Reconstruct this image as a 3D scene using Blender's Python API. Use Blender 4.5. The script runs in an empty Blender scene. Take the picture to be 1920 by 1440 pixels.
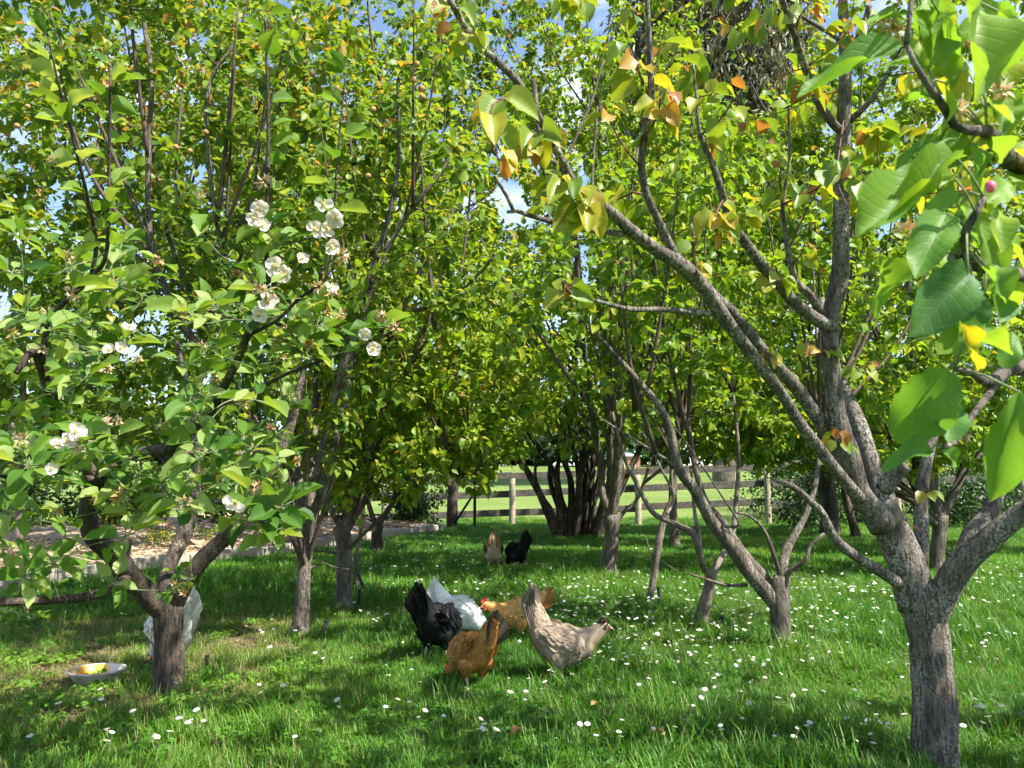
import bpy, bmesh, math, random
import numpy as np
from mathutils import Vector, Matrix

random.seed(7)
rng = np.random.default_rng(7)
scene = bpy.context.scene
col = scene.collection

# ------------------------------------------------------------------ camera, sky, sun, exposure
F, CX, CY, HOR, CAMZ = 1525.0, 960.0, 720.0, 912.0, 1.0
PITCH = math.atan((HOR - CY) / F)
cam_d = bpy.data.cameras.new('camera')
cam = bpy.data.objects.new('camera', cam_d)
col.objects.link(cam)
scene.camera = cam
cam.location = (0, 0, CAMZ)
cam.rotation_euler = (math.pi / 2 + PITCH, 0, 0)
cam_d.sensor_width = 36.0
cam_d.lens = 36.0 * F / 1920.0
cam_d.clip_start = 0.05
cam_d.clip_end = 1200
cam_d.dof.use_dof = True
cam_d.dof.focus_distance = 4.2
cam_d.dof.aperture_fstop = 15.0

SUN = Vector((0.66, -0.38, 1.0)).normalized()
world = bpy.data.worlds.new('World')
scene.world = world
world.use_nodes = True
wn, wl = world.node_tree.nodes, world.node_tree.links
wn.clear()
w_out = wn.new('ShaderNodeOutputWorld')
w_bg = wn.new('ShaderNodeBackground')
w_sky = wn.new('ShaderNodeTexSky')
w_sky.sky_type = 'NISHITA'
w_sky.sun_disc = False
w_sky.sun_elevation = math.asin(SUN.z)
w_sky.sun_rotation = math.atan2(SUN.x, SUN.y)
w_sky.air_density = 1.0
w_sky.dust_density = 0.6
w_sky.ozone_density = 1.5
w_tc = wn.new('ShaderNodeTexCoord')
w_map = wn.new('ShaderNodeMapping')
w_map.inputs['Scale'].default_value = (1.6, 1.6, 4.0)
w_noise = wn.new('ShaderNodeTexNoise')
w_noise.inputs['Scale'].default_value = 2.2
w_noise.inputs['Detail'].default_value = 6
w_noise.inputs['Roughness'].default_value = 0.6
w_ramp = wn.new('ShaderNodeValToRGB')
w_ramp.color_ramp.elements[0].position = 0.50
w_ramp.color_ramp.elements[1].position = 0.78
w_mix = wn.new('ShaderNodeMix')
w_mix.data_type = 'RGBA'
w_mix.inputs['B'].default_value = (6.4, 6.6, 7.0, 1)
wl.new(w_tc.outputs['Generated'], w_map.inputs['Vector'])
wl.new(w_map.outputs[0], w_noise.inputs['Vector'])
wl.new(w_noise.outputs['Fac'], w_ramp.inputs['Fac'])
wl.new(w_ramp.outputs['Color'], w_mix.inputs['Factor'])
wl.new(w_sky.outputs[0], w_mix.inputs['A'])
wl.new(w_mix.outputs['Result'], w_bg.inputs['Color'])
w_bg.inputs['Strength'].default_value = 0.11
wl.new(w_bg.outputs[0], w_out.inputs['Surface'])

sun_d = bpy.data.lights.new('sun', 'SUN')
sun_d.energy = 5.0
sun_d.angle = math.radians(0.53)
sun_d.color = (1.0, 0.955, 0.87)
sun_o = bpy.data.objects.new('sun', sun_d)
col.objects.link(sun_o)
sun_o.location = (6, -4, 12)
sun_o.rotation_euler = SUN.to_track_quat('Z', 'Y').to_euler()

scene.view_settings.view_transform = 'Standard'
scene.view_settings.look = 'None'
scene.view_settings.exposure = 1.42
scene.view_settings.gamma = 1.0
scene.view_settings.use_curve_mapping = False
scene.render.engine = 'CYCLES'
cy = scene.cycles
cy.use_denoising = True
cy.use_adaptive_sampling = True
cy.adaptive_threshold = 0.03
cy.max_bounces = 6
cy.diffuse_bounces = 3
cy.glossy_bounces = 2
cy.transmission_bounces = 6
cy.transparent_max_bounces = 4
cy.caustics_reflective = False
cy.caustics_refractive = False
cy.sample_clamp_indirect = 6.0

# ------------------------------------------------------------------ helpers
ST, CT = math.sin(PITCH), math.cos(PITCH)


def at(u, v, Y):
    """the point that lies Y metres into the orchard behind photo pixel (u, v)"""
    a, b = (u - CX) / F, (CY - v) / F
    d = (a, CT - b * ST, ST + b * CT)
    k = Y / d[1]
    return np.array((d[0] * k, Y, CAMZ + d[2] * k))


def gh(x, y):
    x = np.asarray(x, float); y = np.asarray(y, float)
    h = 0.012 * np.sin(x * 1.3 + y * 0.7) + 0.010 * np.sin(x * 0.6 - y * 1.1 + 1.0)
    h = h + np.clip((y - 21.5) / 40.0, 0, 1) * 2.6 + np.clip((y - 61.5) / 300, 0, 1) * 6
    return h


def ground(u, v):
    a, b = (u - CX) / F, (CY - v) / F
    d = np.array((a, CT - b * ST, ST + b * CT))
    k = -CAMZ / d[2]
    p = np.array((d[0] * k, d[1] * k, 0.0))
    p[2] = float(gh(p[0], p[1]))
    return p


def project(P):
    P = np.atleast_2d(P)
    x, y, z = P[:, 0], P[:, 1], P[:, 2] - CAMZ
    dz = np.maximum(y * CT + z * ST, 1e-3)
    return CX + F * x / dz, CY - F * (z * CT - y * ST) / dz, dz


def norm(a):
    a = np.asarray(a, float)
    return a / np.maximum(np.linalg.norm(a, axis=-1, keepdims=True), 1e-9)


def mesh(name, verts, faces, mat=None, smooth=True, attrs=None):
    """faces: an (M,k) array or a list of such arrays"""
    verts = np.ascontiguousarray(verts, np.float32)
    fl = faces if isinstance(faces, list) else [faces]
    fl = [np.asarray(f, np.int32) for f in fl if len(f)]
    me = bpy.data.meshes.new(name)
    me.vertices.add(len(verts))
    me.vertices.foreach_set('co', verts.ravel())
    idx = np.concatenate([f.ravel() for f in fl])
    tot = np.concatenate([np.full(len(f), f.shape[1], np.int32) for f in fl])
    start = np.concatenate(([0], np.cumsum(tot)[:-1])).astype(np.int32)
    me.loops.add(len(idx))
    me.loops.foreach_set('vertex_index', idx)
    me.polygons.add(len(tot))
    me.polygons.foreach_set('loop_start', start)
    if smooth:
        me.polygons.foreach_set('use_smooth', np.ones(len(tot), bool))
    me.update(calc_edges=True)
    if attrs:
        for k, a in attrs.items():
            at_ = me.attributes.new(k, 'FLOAT', 'POINT')
            at_.data.foreach_set('value', np.ascontiguousarray(a, np.float32))
    if mat:
        me.materials.append(mat)
    return me


def obj(name, me, parent=None, label=None, cat=None, group=None, kind=None, loc=None):
    o = bpy.data.objects.new(name, me)
    col.objects.link(o)
    if parent is not None:
        o.parent = parent
    if loc is not None:
        o.location = loc
    if label: o['label'] = label
    if cat: o['category'] = cat
    if group: o['group'] = group
    if kind: o['kind'] = kind
    return o


def empty(name, loc, label, cat, group=None, rz=0.0):
    o = obj(name, None, None, label, cat, group, None, tuple(float(c) for c in loc))
    o.empty_display_size = 0.1
    o.rotation_euler = (0, 0, rz)
    return o


def smooth_path(pts, rad, step):
    """Catmull-Rom through pts with radii, resampled about every `step` metres"""
    pts = np.asarray(pts, float); rad = np.asarray(rad, float)
    n = len(pts)
    if n == 2:
        m = max(2, int(np.linalg.norm(pts[1] - pts[0]) / step) + 1)
        t = np.linspace(0, 1, m)[:, None]
        return pts[0] * (1 - t) + pts[1] * t, rad[0] * (1 - t[:, 0]) + rad[1] * t[:, 0]
    P = np.vstack((2 * pts[0] - pts[1], pts, 2 * pts[-1] - pts[-2]))
    out, ro = [], []
    for i in range(n - 1):
        p0, p1, p2, p3 = P[i], P[i + 1], P[i + 2], P[i + 3]
        m = max(1, int(np.linalg.norm(p2 - p1) / step))
        for j in range(m):
            t = j / m
            out.append(0.5 * ((2 * p1) + (-p0 + p2) * t + (2 * p0 - 5 * p1 + 4 * p2 - p3) * t * t + (-p0 + 3 * p1 - 3 * p2 + p3) * t ** 3))
            ro.append(rad[i] * (1 - t) + rad[i + 1] * t)
    out.append(pts[-1]); ro.append(rad[-1])
    return np.array(out), np.array(ro)


def frames(P):
    T = np.gradient(P, axis=0)
    T = norm(T)
    ref = np.array((0.0, 1.0, 0.1))
    N = np.zeros_like(P)
    n = ref - T[0] * ref.dot(T[0])
    if np.linalg.norm(n) < 1e-3:
        n = np.array((1.0, 0, 0)) - T[0] * T[0][0]
    n = n / np.linalg.norm(n)
    for i in range(len(P)):
        n = n - T[i] * n.dot(T[i])
        n = n / max(np.linalg.norm(n), 1e-9)
        N[i] = n
    return T, N, np.cross(T, N)


def tube(P, R, sides=8, rough=0.0, freq=9.0, seed=0.0):
    """verts and quads of a closed tube; `rough` gives a lumpy bark outline"""
    T, N, B = frames(P)
    n = len(P)
    th = np.linspace(0, 2 * math.pi, sides, endpoint=False)
    rr = np.repeat(R[:, None], sides, 1)
    if rough > 0:
        s = np.concatenate(([0], np.cumsum(np.linalg.norm(np.diff(P, axis=0), axis=1))))[:, None]
        w = (np.sin(s * freq + 2 * np.cos(th * 2 + seed) + seed) * 0.5 + np.sin(s * freq * 2.7 + 3 * th + seed * 2) * 0.3
             + np.sin(th * 5 + s * 3.0 + seed) * 0.35 + rng.normal(0, 0.22, (n, sides)))
        rr = rr * (1 + rough * w)
    V = P[:, None, :] + rr[:, :, None] * (np.cos(th)[None, :, None] * N[:, None, :] + np.sin(th)[None, :, None] * B[:, None, :])
    V = V.reshape(-1, 3)
    i = np.arange(n - 1)[:, None] * sides
    j = np.arange(sides)[None, :]
    j2 = (j + 1) % sides
    Q = np.stack((i + j, i + j2, i + sides + j2, i + sides + j), -1).reshape(-1, 4)
    V = np.vstack((V, P[0][None], P[-1][None]))
    a, b = n * sides, n * sides + 1
    jj = np.arange(sides)
    T3 = np.vstack((np.stack((np.full(sides, a), (jj + 1) % sides, jj), -1),
                    np.stack((np.full(sides, b), (n - 1) * sides + jj, (n - 1) * sides + (jj + 1) % sides), -1)))
    return V, Q, T3


class Soup:
    """collects tubes and other pieces that belong to one part"""
    def __init__(self):
        self.v, self.q, self.t, self.n, self.a = [], [], [], 0, []
    def add(self, V, Q=None, T=None, tint=None):
        if Q is not None and len(Q): self.q.append(np.asarray(Q) + self.n)
        if T is not None and len(T): self.t.append(np.asarray(T) + self.n)
        self.v.append(V); self.n += len(V)
        self.a.append(np.full(len(V), 0.5) if tint is None else (np.full(len(V), tint) if np.isscalar(tint) else tint))
    def mesh(self, name, mat, off=None, smooth=True):
        V = np.vstack(self.v)
        if off is not None: V = V - off
        f = []
        if self.q: f.append(np.vstack(self.q))
        if self.t: f.append(np.vstack(self.t))
        return mesh(name, V, f, mat, smooth, {'tint': np.concatenate(self.a)})


# ------------------------------------------------------------------ materials
def nodes_of(name):
    m = bpy.data.materials.new(name)
    m.use_nodes = True
    nt = m.node_tree
    nt.nodes.clear()
    out = nt.nodes.new('ShaderNodeOutputMaterial')
    return m, nt.nodes, nt.links, out


def ramp(nd, stops):
    r = nd.new('ShaderNodeValToRGB')
    el = r.color_ramp.elements
    el[0].position, el[0].color = stops[0][0], (*stops[0][1], 1)
    el[1].position, el[1].color = stops[-1][0], (*stops[-1][1], 1)
    for p, c in stops[1:-1]:
        e = el.new(p); e.color = (*c, 1)
    return r


def leaf_material(name, stops, trans=0.42, rough=0.42, tr_gain=(1.5, 1.35, 0.5), spec=0.45, instancer=None, veins=0.0):
    m, nd, lk, out = nodes_of(name)
    a = nd.new('ShaderNodeAttribute'); a.attribute_name = 'tint'
    r = ramp(nd, stops)
    src = a.outputs['Fac']
    if instancer:
        b = nd.new('ShaderNodeAttribute'); b.attribute_type = 'INSTANCER'; b.attribute_name = instancer
        ad = nd.new('ShaderNodeMath'); ad.operation = 'ADD'
        lk.new(a.outputs['Fac'], ad.inputs[0]); lk.new(b.outputs['Fac'], ad.inputs[1])
        src = ad.outputs[0]
    lk.new(src, r.inputs['Fac'])
    p = nd.new('ShaderNodeBsdfPrincipled')
    p.inputs['Roughness'].default_value = rough
    p.inputs['Specular IOR Level'].default_value = spec
    colr = r.outputs['Color']
    if veins:
        # midrib and side veins from the leaf's own coordinates lx (-1..1) and ly (0..1)
        ax_ = nd.new('ShaderNodeAttribute'); ax_.attribute_name = 'lx'
        ay_ = nd.new('ShaderNodeAttribute'); ay_.attribute_name = 'ly'
        def mth(op, a_, b_=None, c_=None):
            n_ = nd.new('ShaderNodeMath'); n_.operation = op
            for k_, x_ in enumerate((a_, b_, c_)):
                if x_ is None: continue
                if isinstance(x_, (int, float)): n_.inputs[k_].default_value = x_
                else: lk.new(x_, n_.inputs[k_])
            return n_.outputs[0]
        ab = mth('ABSOLUTE', ax_.outputs['Fac'])
        mid = mth('SUBTRACT', 1.0, mth('SMOOTH_MIN', mth('MULTIPLY', ab, 14.0), 1.0, 0.2))
        ph_ = mth('MULTIPLY_ADD', ab, -2.6, mth('MULTIPLY', ay_.outputs['Fac'], 9.0))
        sd_ = mth('POWER', mth('ABSOLUTE', mth('COSINE', mth('MULTIPLY', ph_, 3.14159))), 22.0)
        vn = mth('MAXIMUM', mid, mth('MULTIPLY', sd_, 0.55))
        nz = nd.new('ShaderNodeTexNoise'); nz.inputs['Scale'].default_value = 9.0; nz.inputs['Detail'].default_value = 5
        tc_ = nd.new('ShaderNodeTexCoord'); lk.new(tc_.outputs['Object'], nz.inputs['Vector'])
        vm = nd.new('ShaderNodeMix'); vm.data_type = 'RGBA'; vm.blend_type = 'MIX'
        vm.inputs['B'].default_value = (0.30, 0.42, 0.12, 1)
        lk.new(mth('MULTIPLY', vn, veins), vm.inputs['Factor']); lk.new(colr, vm.inputs['A'])
        bl_ = nd.new('ShaderNodeMix'); bl_.data_type = 'RGBA'; bl_.blend_type = 'MULTIPLY'; bl_.inputs['Factor'].default_value = 0.5
        rz_ = ramp(nd, [(0.3, (.72, .78, .7)), (0.7, (1, 1, 1))]); lk.new(nz.outputs['Fac'], rz_.inputs['Fac'])
        lk.new(vm.outputs['Result'], bl_.inputs['A']); lk.new(rz_.outputs['Color'], bl_.inputs['B'])
        sp_n = nd.new('ShaderNodeTexNoise'); sp_n.inputs['Scale'].default_value = 7.0; sp_n.inputs['Detail'].default_value = 6; sp_n.inputs['Roughness'].default_value = .7
        oi_ = nd.new('ShaderNodeObjectInfo'); va_ = nd.new('ShaderNodeVectorMath'); va_.operation = 'ADD'
        sc_ = nd.new('ShaderNodeVectorMath'); sc_.operation = 'SCALE'; sc_.inputs[0].default_value = (37, 53, 71); lk.new(oi_.outputs['Random'], sc_.inputs['Scale'])
        lk.new(tc_.outputs['Object'], va_.inputs[0]); lk.new(sc_.outputs[0], va_.inputs[1]); lk.new(va_.outputs[0], sp_n.inputs['Vector'])
        sr_ = ramp(nd, [(0.66, (0, 0, 0)), (0.72, (1, 1, 1))]); lk.new(sp_n.outputs['Fac'], sr_.inputs['Fac'])
        sm_ = nd.new('ShaderNodeMix'); sm_.data_type = 'RGBA'; sm_.inputs['B'].default_value = (0.20, 0.12, 0.035, 1)
        lk.new(mth('MULTIPLY', sr_.outputs['Color'], .7), sm_.inputs['Factor']); lk.new(bl_.outputs['Result'], sm_.inputs['A'])
        colr = sm_.outputs['Result']
        bp_ = nd.new('ShaderNodeBump'); bp_.inputs['Strength'].default_value = 0.22; bp_.inputs['Distance'].default_value = 0.0015; bp_.invert = True
        lk.new(vn, bp_.inputs['Height']); lk.new(bp_.outputs[0], p.inputs['Normal'])
    lk.new(colr, p.inputs['Base Color'])
    t = nd.new('ShaderNodeBsdfTranslucent')
    mul = nd.new('ShaderNodeMix'); mul.data_type = 'RGBA'; mul.blend_type = 'MULTIPLY'
    mul.inputs['Factor'].default_value = 1.0
    mul.inputs['B'].default_value = (*tr_gain, 1)
    mul.clamp_result = False
    lk.new(colr, mul.inputs['A'])
    lk.new(mul.outputs['Result'], t.inputs['Color'])
    mx = nd.new('ShaderNodeMixShader'); mx.inputs[0].default_value = trans
    lk.new(p.outputs[0], mx.inputs[1]); lk.new(t.outputs[0], mx.inputs[2])
    lk.new(mx.outputs[0], out.inputs['Surface'])
    return m


def bark_material(name, dark, light, lichen, amount=0.5, scale=22.0, bump=0.6, ring=0.0):
    m, nd, lk, out = nodes_of(name)
    tc = nd.new('ShaderNodeTexCoord')
    mp = nd.new('ShaderNodeMapping'); mp.inputs['Scale'].default_value = (1, 1, 0.45)
    lk.new(tc.outputs['Object'], mp.inputs['Vector'])
    n1 = nd.new('ShaderNodeTexNoise'); n1.inputs['Scale'].default_value = scale; n1.inputs['Detail'].default_value = 8; n1.inputs['Roughness'].default_value = 0.7
    n2 = nd.new('ShaderNodeTexNoise'); n2.inputs['Scale'].default_value = scale * 0.45; n2.inputs['Detail'].default_value = 5
    vo = nd.new('ShaderNodeTexVoronoi'); vo.inputs['Scale'].default_value = scale * 2.4; vo.feature = 'DISTANCE_TO_EDGE'
    lk.new(mp.outputs[0], n1.inputs['Vector']); lk.new(mp.outputs[0], n2.inputs['Vector']); lk.new(mp.outputs[0], vo.inputs['Vector'])
    r1 = ramp(nd, [(0.3, dark), (0.7, light)])
    lk.new(n1.outputs['Fac'], r1.inputs['Fac'])
    r2 = ramp(nd, [(0.56 - 0.25 * amount, (0, 0, 0)), (0.80 - 0.2 * amount, (1, 1, 1))])
    lk.new(n2.outputs['Fac'], r2.inputs['Fac'])
    n3 = nd.new('ShaderNodeTexNoise'); n3.inputs['Scale'].default_value = scale * 4; n3.inputs['Detail'].default_value = 3
    lk.new(tc.outputs['Object'], n3.inputs['Vector'])
    r3 = ramp(nd, [(0.42, (0, 0, 0)), (0.6, (1, 1, 1))])
    lk.new(n3.outputs['Fac'], r3.inputs['Fac'])
    mm = nd.new('ShaderNodeMath'); mm.operation = 'MULTIPLY'
    lk.new(r2.outputs['Color'], mm.inputs[0]); lk.new(r3.outputs['Color'], mm.inputs[1])
    mix = nd.new('ShaderNodeMix'); mix.data_type = 'RGBA'
    mix.inputs['B'].default_value = (*lichen, 1)
    lk.new(mm.outputs[0], mix.inputs['Factor']); lk.new(r1.outputs['Color'], mix.inputs['A'])
    mp2 = nd.new('ShaderNodeMapping'); mp2.inputs['Scale'].default_value = (1, 1, 0.16)
    lk.new(tc.outputs['Object'], mp2.inputs['Vector'])
    n4 = nd.new('ShaderNodeTexNoise'); n4.inputs['Scale'].default_value = scale * 3.2; n4.inputs['Detail'].default_value = 4; n4.inputs['Distortion'].default_value = 0.6
    lk.new(mp2.outputs[0], n4.inputs['Vector'])
    r4 = ramp(nd, [(0.36, (0.25, 0.22, 0.2)), (0.47, (1, 1, 1))])
    lk.new(n4.outputs['Fac'], r4.inputs['Fac'])
    crk = nd.new('ShaderNodeMix'); crk.data_type = 'RGBA'; crk.blend_type = 'MULTIPLY'; crk.inputs['Factor'].default_value = 0.55
    lk.new(mix.outputs['Result'], crk.inputs['A']); lk.new(r4.outputs['Color'], crk.inputs['B'])
    mix = crk
    p = nd.new('ShaderNodeBsdfPrincipled'); p.inputs['Roughness'].default_value = 0.85
    p.inputs['Specular IOR Level'].default_value = 0.25
    lk.new(mix.outputs['Result'], p.inputs['Base Color'])
    ad = nd.new('ShaderNodeMath'); ad.operation = 'ADD'
    rv = ramp(nd, [(0.0, (0, 0, 0)), (0.12, (1, 1, 1))])
    lk.new(vo.outputs['Distance'], rv.inputs['Fac'])
    sc = nd.new('ShaderNodeMath'); sc.operation = 'MULTIPLY'; sc.inputs[1].default_value = 0.10
    lk.new(rv.outputs['Color'], sc.inputs[0])
    lk.new(n1.outputs['Fac'], ad.inputs[0]); lk.new(sc.outputs[0], ad.inputs[1])
    b = nd.new('ShaderNodeBump'); b.inputs['Strength'].default_value = bump; b.inputs['Distance'].default_value = 0.012
    ad2 = nd.new('ShaderNodeMath'); ad2.operation = 'ADD'
    lk.new(ad.outputs[0], ad2.inputs[0]); lk.new(r4.outputs['Color'], ad2.inputs[1])
    lk.new(ad2.outputs[0], b.inputs['Height'])
    lk.new(b.outputs[0], p.inputs['Normal'])
    lk.new(p.outputs[0], out.inputs['Surface'])
    return m


def plain(name, c, rough=0.7, noise=0.25, scale=30.0, spec=0.3, bump=0.2, c2=None):
    m, nd, lk, out = nodes_of(name)
    tc = nd.new('ShaderNodeTexCoord')
    n = nd.new('ShaderNodeTexNoise'); n.inputs['Scale'].default_value = scale; n.inputs['Detail'].default_value = 6
    lk.new(tc.outputs['Object'], n.inputs['Vector'])
    lo = tuple(x * (1 - noise) for x in c) if c2 is None else c2
    r = ramp(nd, [(0.3, lo), (0.7, tuple(min(1, x * (1 + noise)) for x in c))])
    lk.new(n.outputs['Fac'], r.inputs['Fac'])
    p = nd.new('ShaderNodeBsdfPrincipled'); p.inputs['Roughness'].default_value = rough
    p.inputs['Specular IOR Level'].default_value = spec
    lk.new(r.outputs['Color'], p.inputs['Base Color'])
    if bump:
        b = nd.new('ShaderNodeBump'); b.inputs['Strength'].default_value = bump; b.inputs['Distance'].default_value = 0.01
        lk.new(n.outputs['Fac'], b.inputs['Height']); lk.new(b.outputs[0], p.inputs['Normal'])
    lk.new(p.outputs[0], out.inputs['Surface'])
    return m


M = {}
M['leaf_apple'] = leaf_material('leaf_apple', [(0.0, (0.022, 0.075, 0.014)), (0.35, (0.07, 0.17, 0.022)), (0.7, (0.17, 0.28, 0.04)), (1.0, (0.33, 0.40, 0.14))], 0.45, 0.5, veins=.25, spec=.22)
M['leaf_big'] = leaf_material('leaf_big', [(0.0, (0.05, 0.14, 0.07)), (0.4, (0.13, 0.28, 0.045)), (0.8, (0.27, 0.41, 0.05)), (1.0, (0.50, 0.42, 0.03))], 0.52, 0.5, veins=.16, spec=.3)
M['leaf_apricot'] = leaf_material('leaf_apricot', [(0.0, (0.07, 0.17, 0.025)), (0.35, (0.20, 0.29, 0.03)), (0.65, (0.42, 0.39, 0.035)), (0.85, (0.46, 0.25, 0.05)), (1.0, (0.36, 0.12, 0.055))], 0.45, 0.42, veins=.35)
M['leaf_plum'] = leaf_material('leaf_plum', [(0.0, (0.032, 0.085, 0.014)), (0.4, (0.095, 0.185, 0.022)), (0.72, (0.19, 0.285, 0.03)), (0.9, (0.33, 0.32, 0.04)), (1.0, (0.36, 0.17, 0.06))], 0.48, 0.42, (1.55, 1.35, 0.55), spec=.3)
M['leaf_bright'] = leaf_material('leaf_bright', [(0.0, (0.045, 0.115, 0.014)), (0.4, (0.125, 0.235, 0.022)), (0.75, (0.235, 0.34, 0.03)), (0.93, (0.36, 0.35, 0.04)), (1.0, (0.38, 0.19, 0.06))], 0.48, 0.42, (1.5, 1.35, 0.55), spec=.3)
M['leaf_gum'] = leaf_material('leaf_gum', [(0.0, (0.05, 0.06, 0.03)), (0.5, (0.14, 0.15, 0.08)), (0.85, (0.23, 0.20, 0.125)), (1.0, (0.32, 0.27, 0.19))], 0.3, 0.5, (1.2, 1.1, 0.7))
M['leaf_hedge'] = leaf_material('leaf_hedge', [(0.0, (0.014, 0.04, 0.012)), (0.5, (0.035, 0.085, 0.018)), (1.0, (0.09, 0.16, 0.03))], 0.3, 0.45)
M['grass'] = leaf_material('grass', [(0.0, (0.026, 0.10, 0.010)), (0.35, (0.066, 0.195, 0.015)), (0.7, (0.145, 0.285, 0.026)), (0.9, (0.23, 0.25, 0.06)), (1.0, (0.27, 0.22, 0.11))], 0.40, 0.5, (1.3, 1.3, 0.5), 0.4, 'dry')
M['bark_lichen'] = bark_material('bark_lichen', (0.055, 0.045, 0.038), (0.17, 0.14, 0.115), (0.36, 0.33, 0.275), 0.7, 26, 0.9)
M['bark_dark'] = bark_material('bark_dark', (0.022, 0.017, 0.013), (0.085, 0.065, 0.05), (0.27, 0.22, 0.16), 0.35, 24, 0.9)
M['bark_grey'] = bark_material('bark_grey', (0.05, 0.04, 0.032), (0.16, 0.13, 0.10), (0.33, 0.30, 0.24), 0.5, 24, 0.9)
M['bark_pale'] = bark_material('bark_pale', (0.09, 0.07, 0.056), (0.22, 0.175, 0.14), (0.34, 0.30, 0.24), 0.4, 20, 0.6)
M['twig'] = plain('twig', (0.085, 0.062, 0.045), 0.8, 0.4, 40)
M['twig_red'] = plain('twig_red', (0.13, 0.05, 0.035), 0.6, 0.4, 40)
M['twig_green'] = plain('twig_green', (0.17, 0.20, 0.10), 0.7, 0.3, 40)

# ------------------------------------------------------------------ leaves
def leaf_low():
    V = np.array([(0, 0, 0), (.82, .24, .06), (.80, .58, .08), (0, 1, -.14), (-.80, .58, .08), (-.82, .24, .06)], float)
    T = np.array([(0, 1, 2), (0, 2, 3), (0, 3, 4), (0, 4, 5)])
    return V, T


def leaf_mid():
    V = np.array([(0, 0, 0), (0, .3, -.01), (0, .65, -.05), (0, 1, -.18),
                  (-.86, .2, .07), (-1, .45, .10), (-.62, .75, .0), (.86, .2, .07), (1, .45, .10), (.62, .75, .0)], float)
    T = np.array([(0, 1, 4), (4, 1, 5), (1, 2, 5), (5, 2, 6), (2, 3, 6), (0, 7, 1), (7, 8, 1), (1, 8, 2), (8, 9, 2), (2, 9, 3)])
    return V, T


def leaf_fine(nl, nw, base_pow, tip_pow, fold, droop, wave, serr, seed):
    r = np.random.default_rng(seed)
    ph = r.uniform(0, 6.28)
    V, T = [], []
    ts = np.linspace(0, 1, nl + 1)
    wmax = max(t ** base_pow * (1 - t) ** tip_pow for t in np.linspace(0.01, .99, 80))
    for i, t in enumerate(ts):
        w = (t ** base_pow * (1 - t) ** tip_pow) / wmax if 0 < t < 1 else 0.0
        w = max(w, 0.015)
        for j in range(nw + 1):
            x = (j / nw * 2 - 1)
            e = 1.0 + (serr * (1 if i % 2 else -1) if j in (0, nw) else 0)
            z = fold * abs(x) * w - droop * t * t + wave * math.sin(t * 7 + ph + x * 1.5) * abs(x) * w
            V.append((x * w * e, t - (0.03 * (i % 2) if j in (0, nw) else 0), z))
    Q = []
    for i in range(nl):
        for j in range(nw):
            a = i * (nw + 1) + j
            Q.append((a, a + 1, a + nw + 2, a + nw + 1))
    return np.array(V, float), np.array(Q)


def leaf_arrays(L, tmpl):
    """L: dict of pos, ax, nr, ln, wd, tint -> verts, tris, tint"""
    V0, T0 = tmpl
    ax = norm(L['ax'])
    nr = L['nr'] - ax * (L['nr'] * ax).sum(1, keepdims=True)
    nr = norm(nr)
    sd = np.cross(ax, nr)
    ln, wd = L['ln'][:, None, None], L['wd'][:, None, None]
    V = (L['pos'][:, None, :] + ax[:, None, :] * V0[None, :, 1:2] * ln + sd[:, None, :] * V0[None, :, 0:1] * wd
         + nr[:, None, :] * V0[None, :, 2:3] * ln)
    n, k = len(ln), len(V0)
    T = (T0[None] + (np.arange(n) * k)[:, None, None]).reshape(-1, T0.shape[1])
    return V.reshape(-1, 3), T, np.repeat(L['tint'], k)


def leaf_matrix(pos, ax, nr, ln, wd):
    ax = norm(ax); nr = norm(nr - ax * np.dot(nr, ax)); sd = np.cross(ax, nr)
    return Matrix(((sd[0] * wd, ax[0] * ln, nr[0] * ln, pos[0]), (sd[1] * wd, ax[1] * ln, nr[1] * ln, pos[1]),
                   (sd[2] * wd, ax[2] * ln, nr[2] * ln, pos[2]), (0, 0, 0, 1)))


def cat_leaves(Ls):
    return {k: np.concatenate([l[k] for l in Ls]) for k in Ls[0]}


LEAF_SETS = {}
def leaf_set(mat_name, shape):
    """a few fine leaf meshes of different bend and tint, shared by all leaves of that kind"""
    key = (mat_name, shape)
    if key not in LEAF_SETS:
        out = []
        for i in range(10):
            bp, tp = {'apple': (0.55, 0.62), 'apricot': (0.36, 0.72), 'plum': (0.62, 0.78)}[shape]
            V, Q = leaf_fine(6, 4, bp, tp, rng.uniform(.10, .34), rng.uniform(-.02, .34), rng.uniform(.03, .12), 0.04, i)
            me = mesh('leaf', V, Q, M[mat_name], True, {'tint': np.full(len(V), (i + .5) / 10), 'lx': V[:, 0], 'ly': V[:, 1]})
            out.append(me)
        LEAF_SETS[key] = out
    return LEAF_SETS[key]


# openings in the canopy (photo pixels): the sky gaps and the clear view down the lane
LOW_U = [0, 300, 540, 600, 700, 850, 925, 960, 1000, 1130, 1200, 1300, 1400, 1500, 1700, 1920]
LOW_V = [1050, 1000, 985, 955, 940, 925, 925, 850, 865, 840, 815, 850, 885, 915, 930, 930]
GAPS = [(1405, 105, 95, 105, .75), (1215, 40, 50, 40, .5), (958, 375, 28, 54, .97), (950, 120, 20, 40, .6), (1118, 22, 30, 36, .85), (238, 80, 16, 40, .7), (275, 625, 42, 42, .55),
        (1092, 490, 22, 60, .7), (885, 385, 22, 22, .7), (70, 715, 30, 16, .7), (640, 190, 20, 20, .5), (370, 320, 22, 30, .6), (560, 250, 18, 22, .5)]


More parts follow.
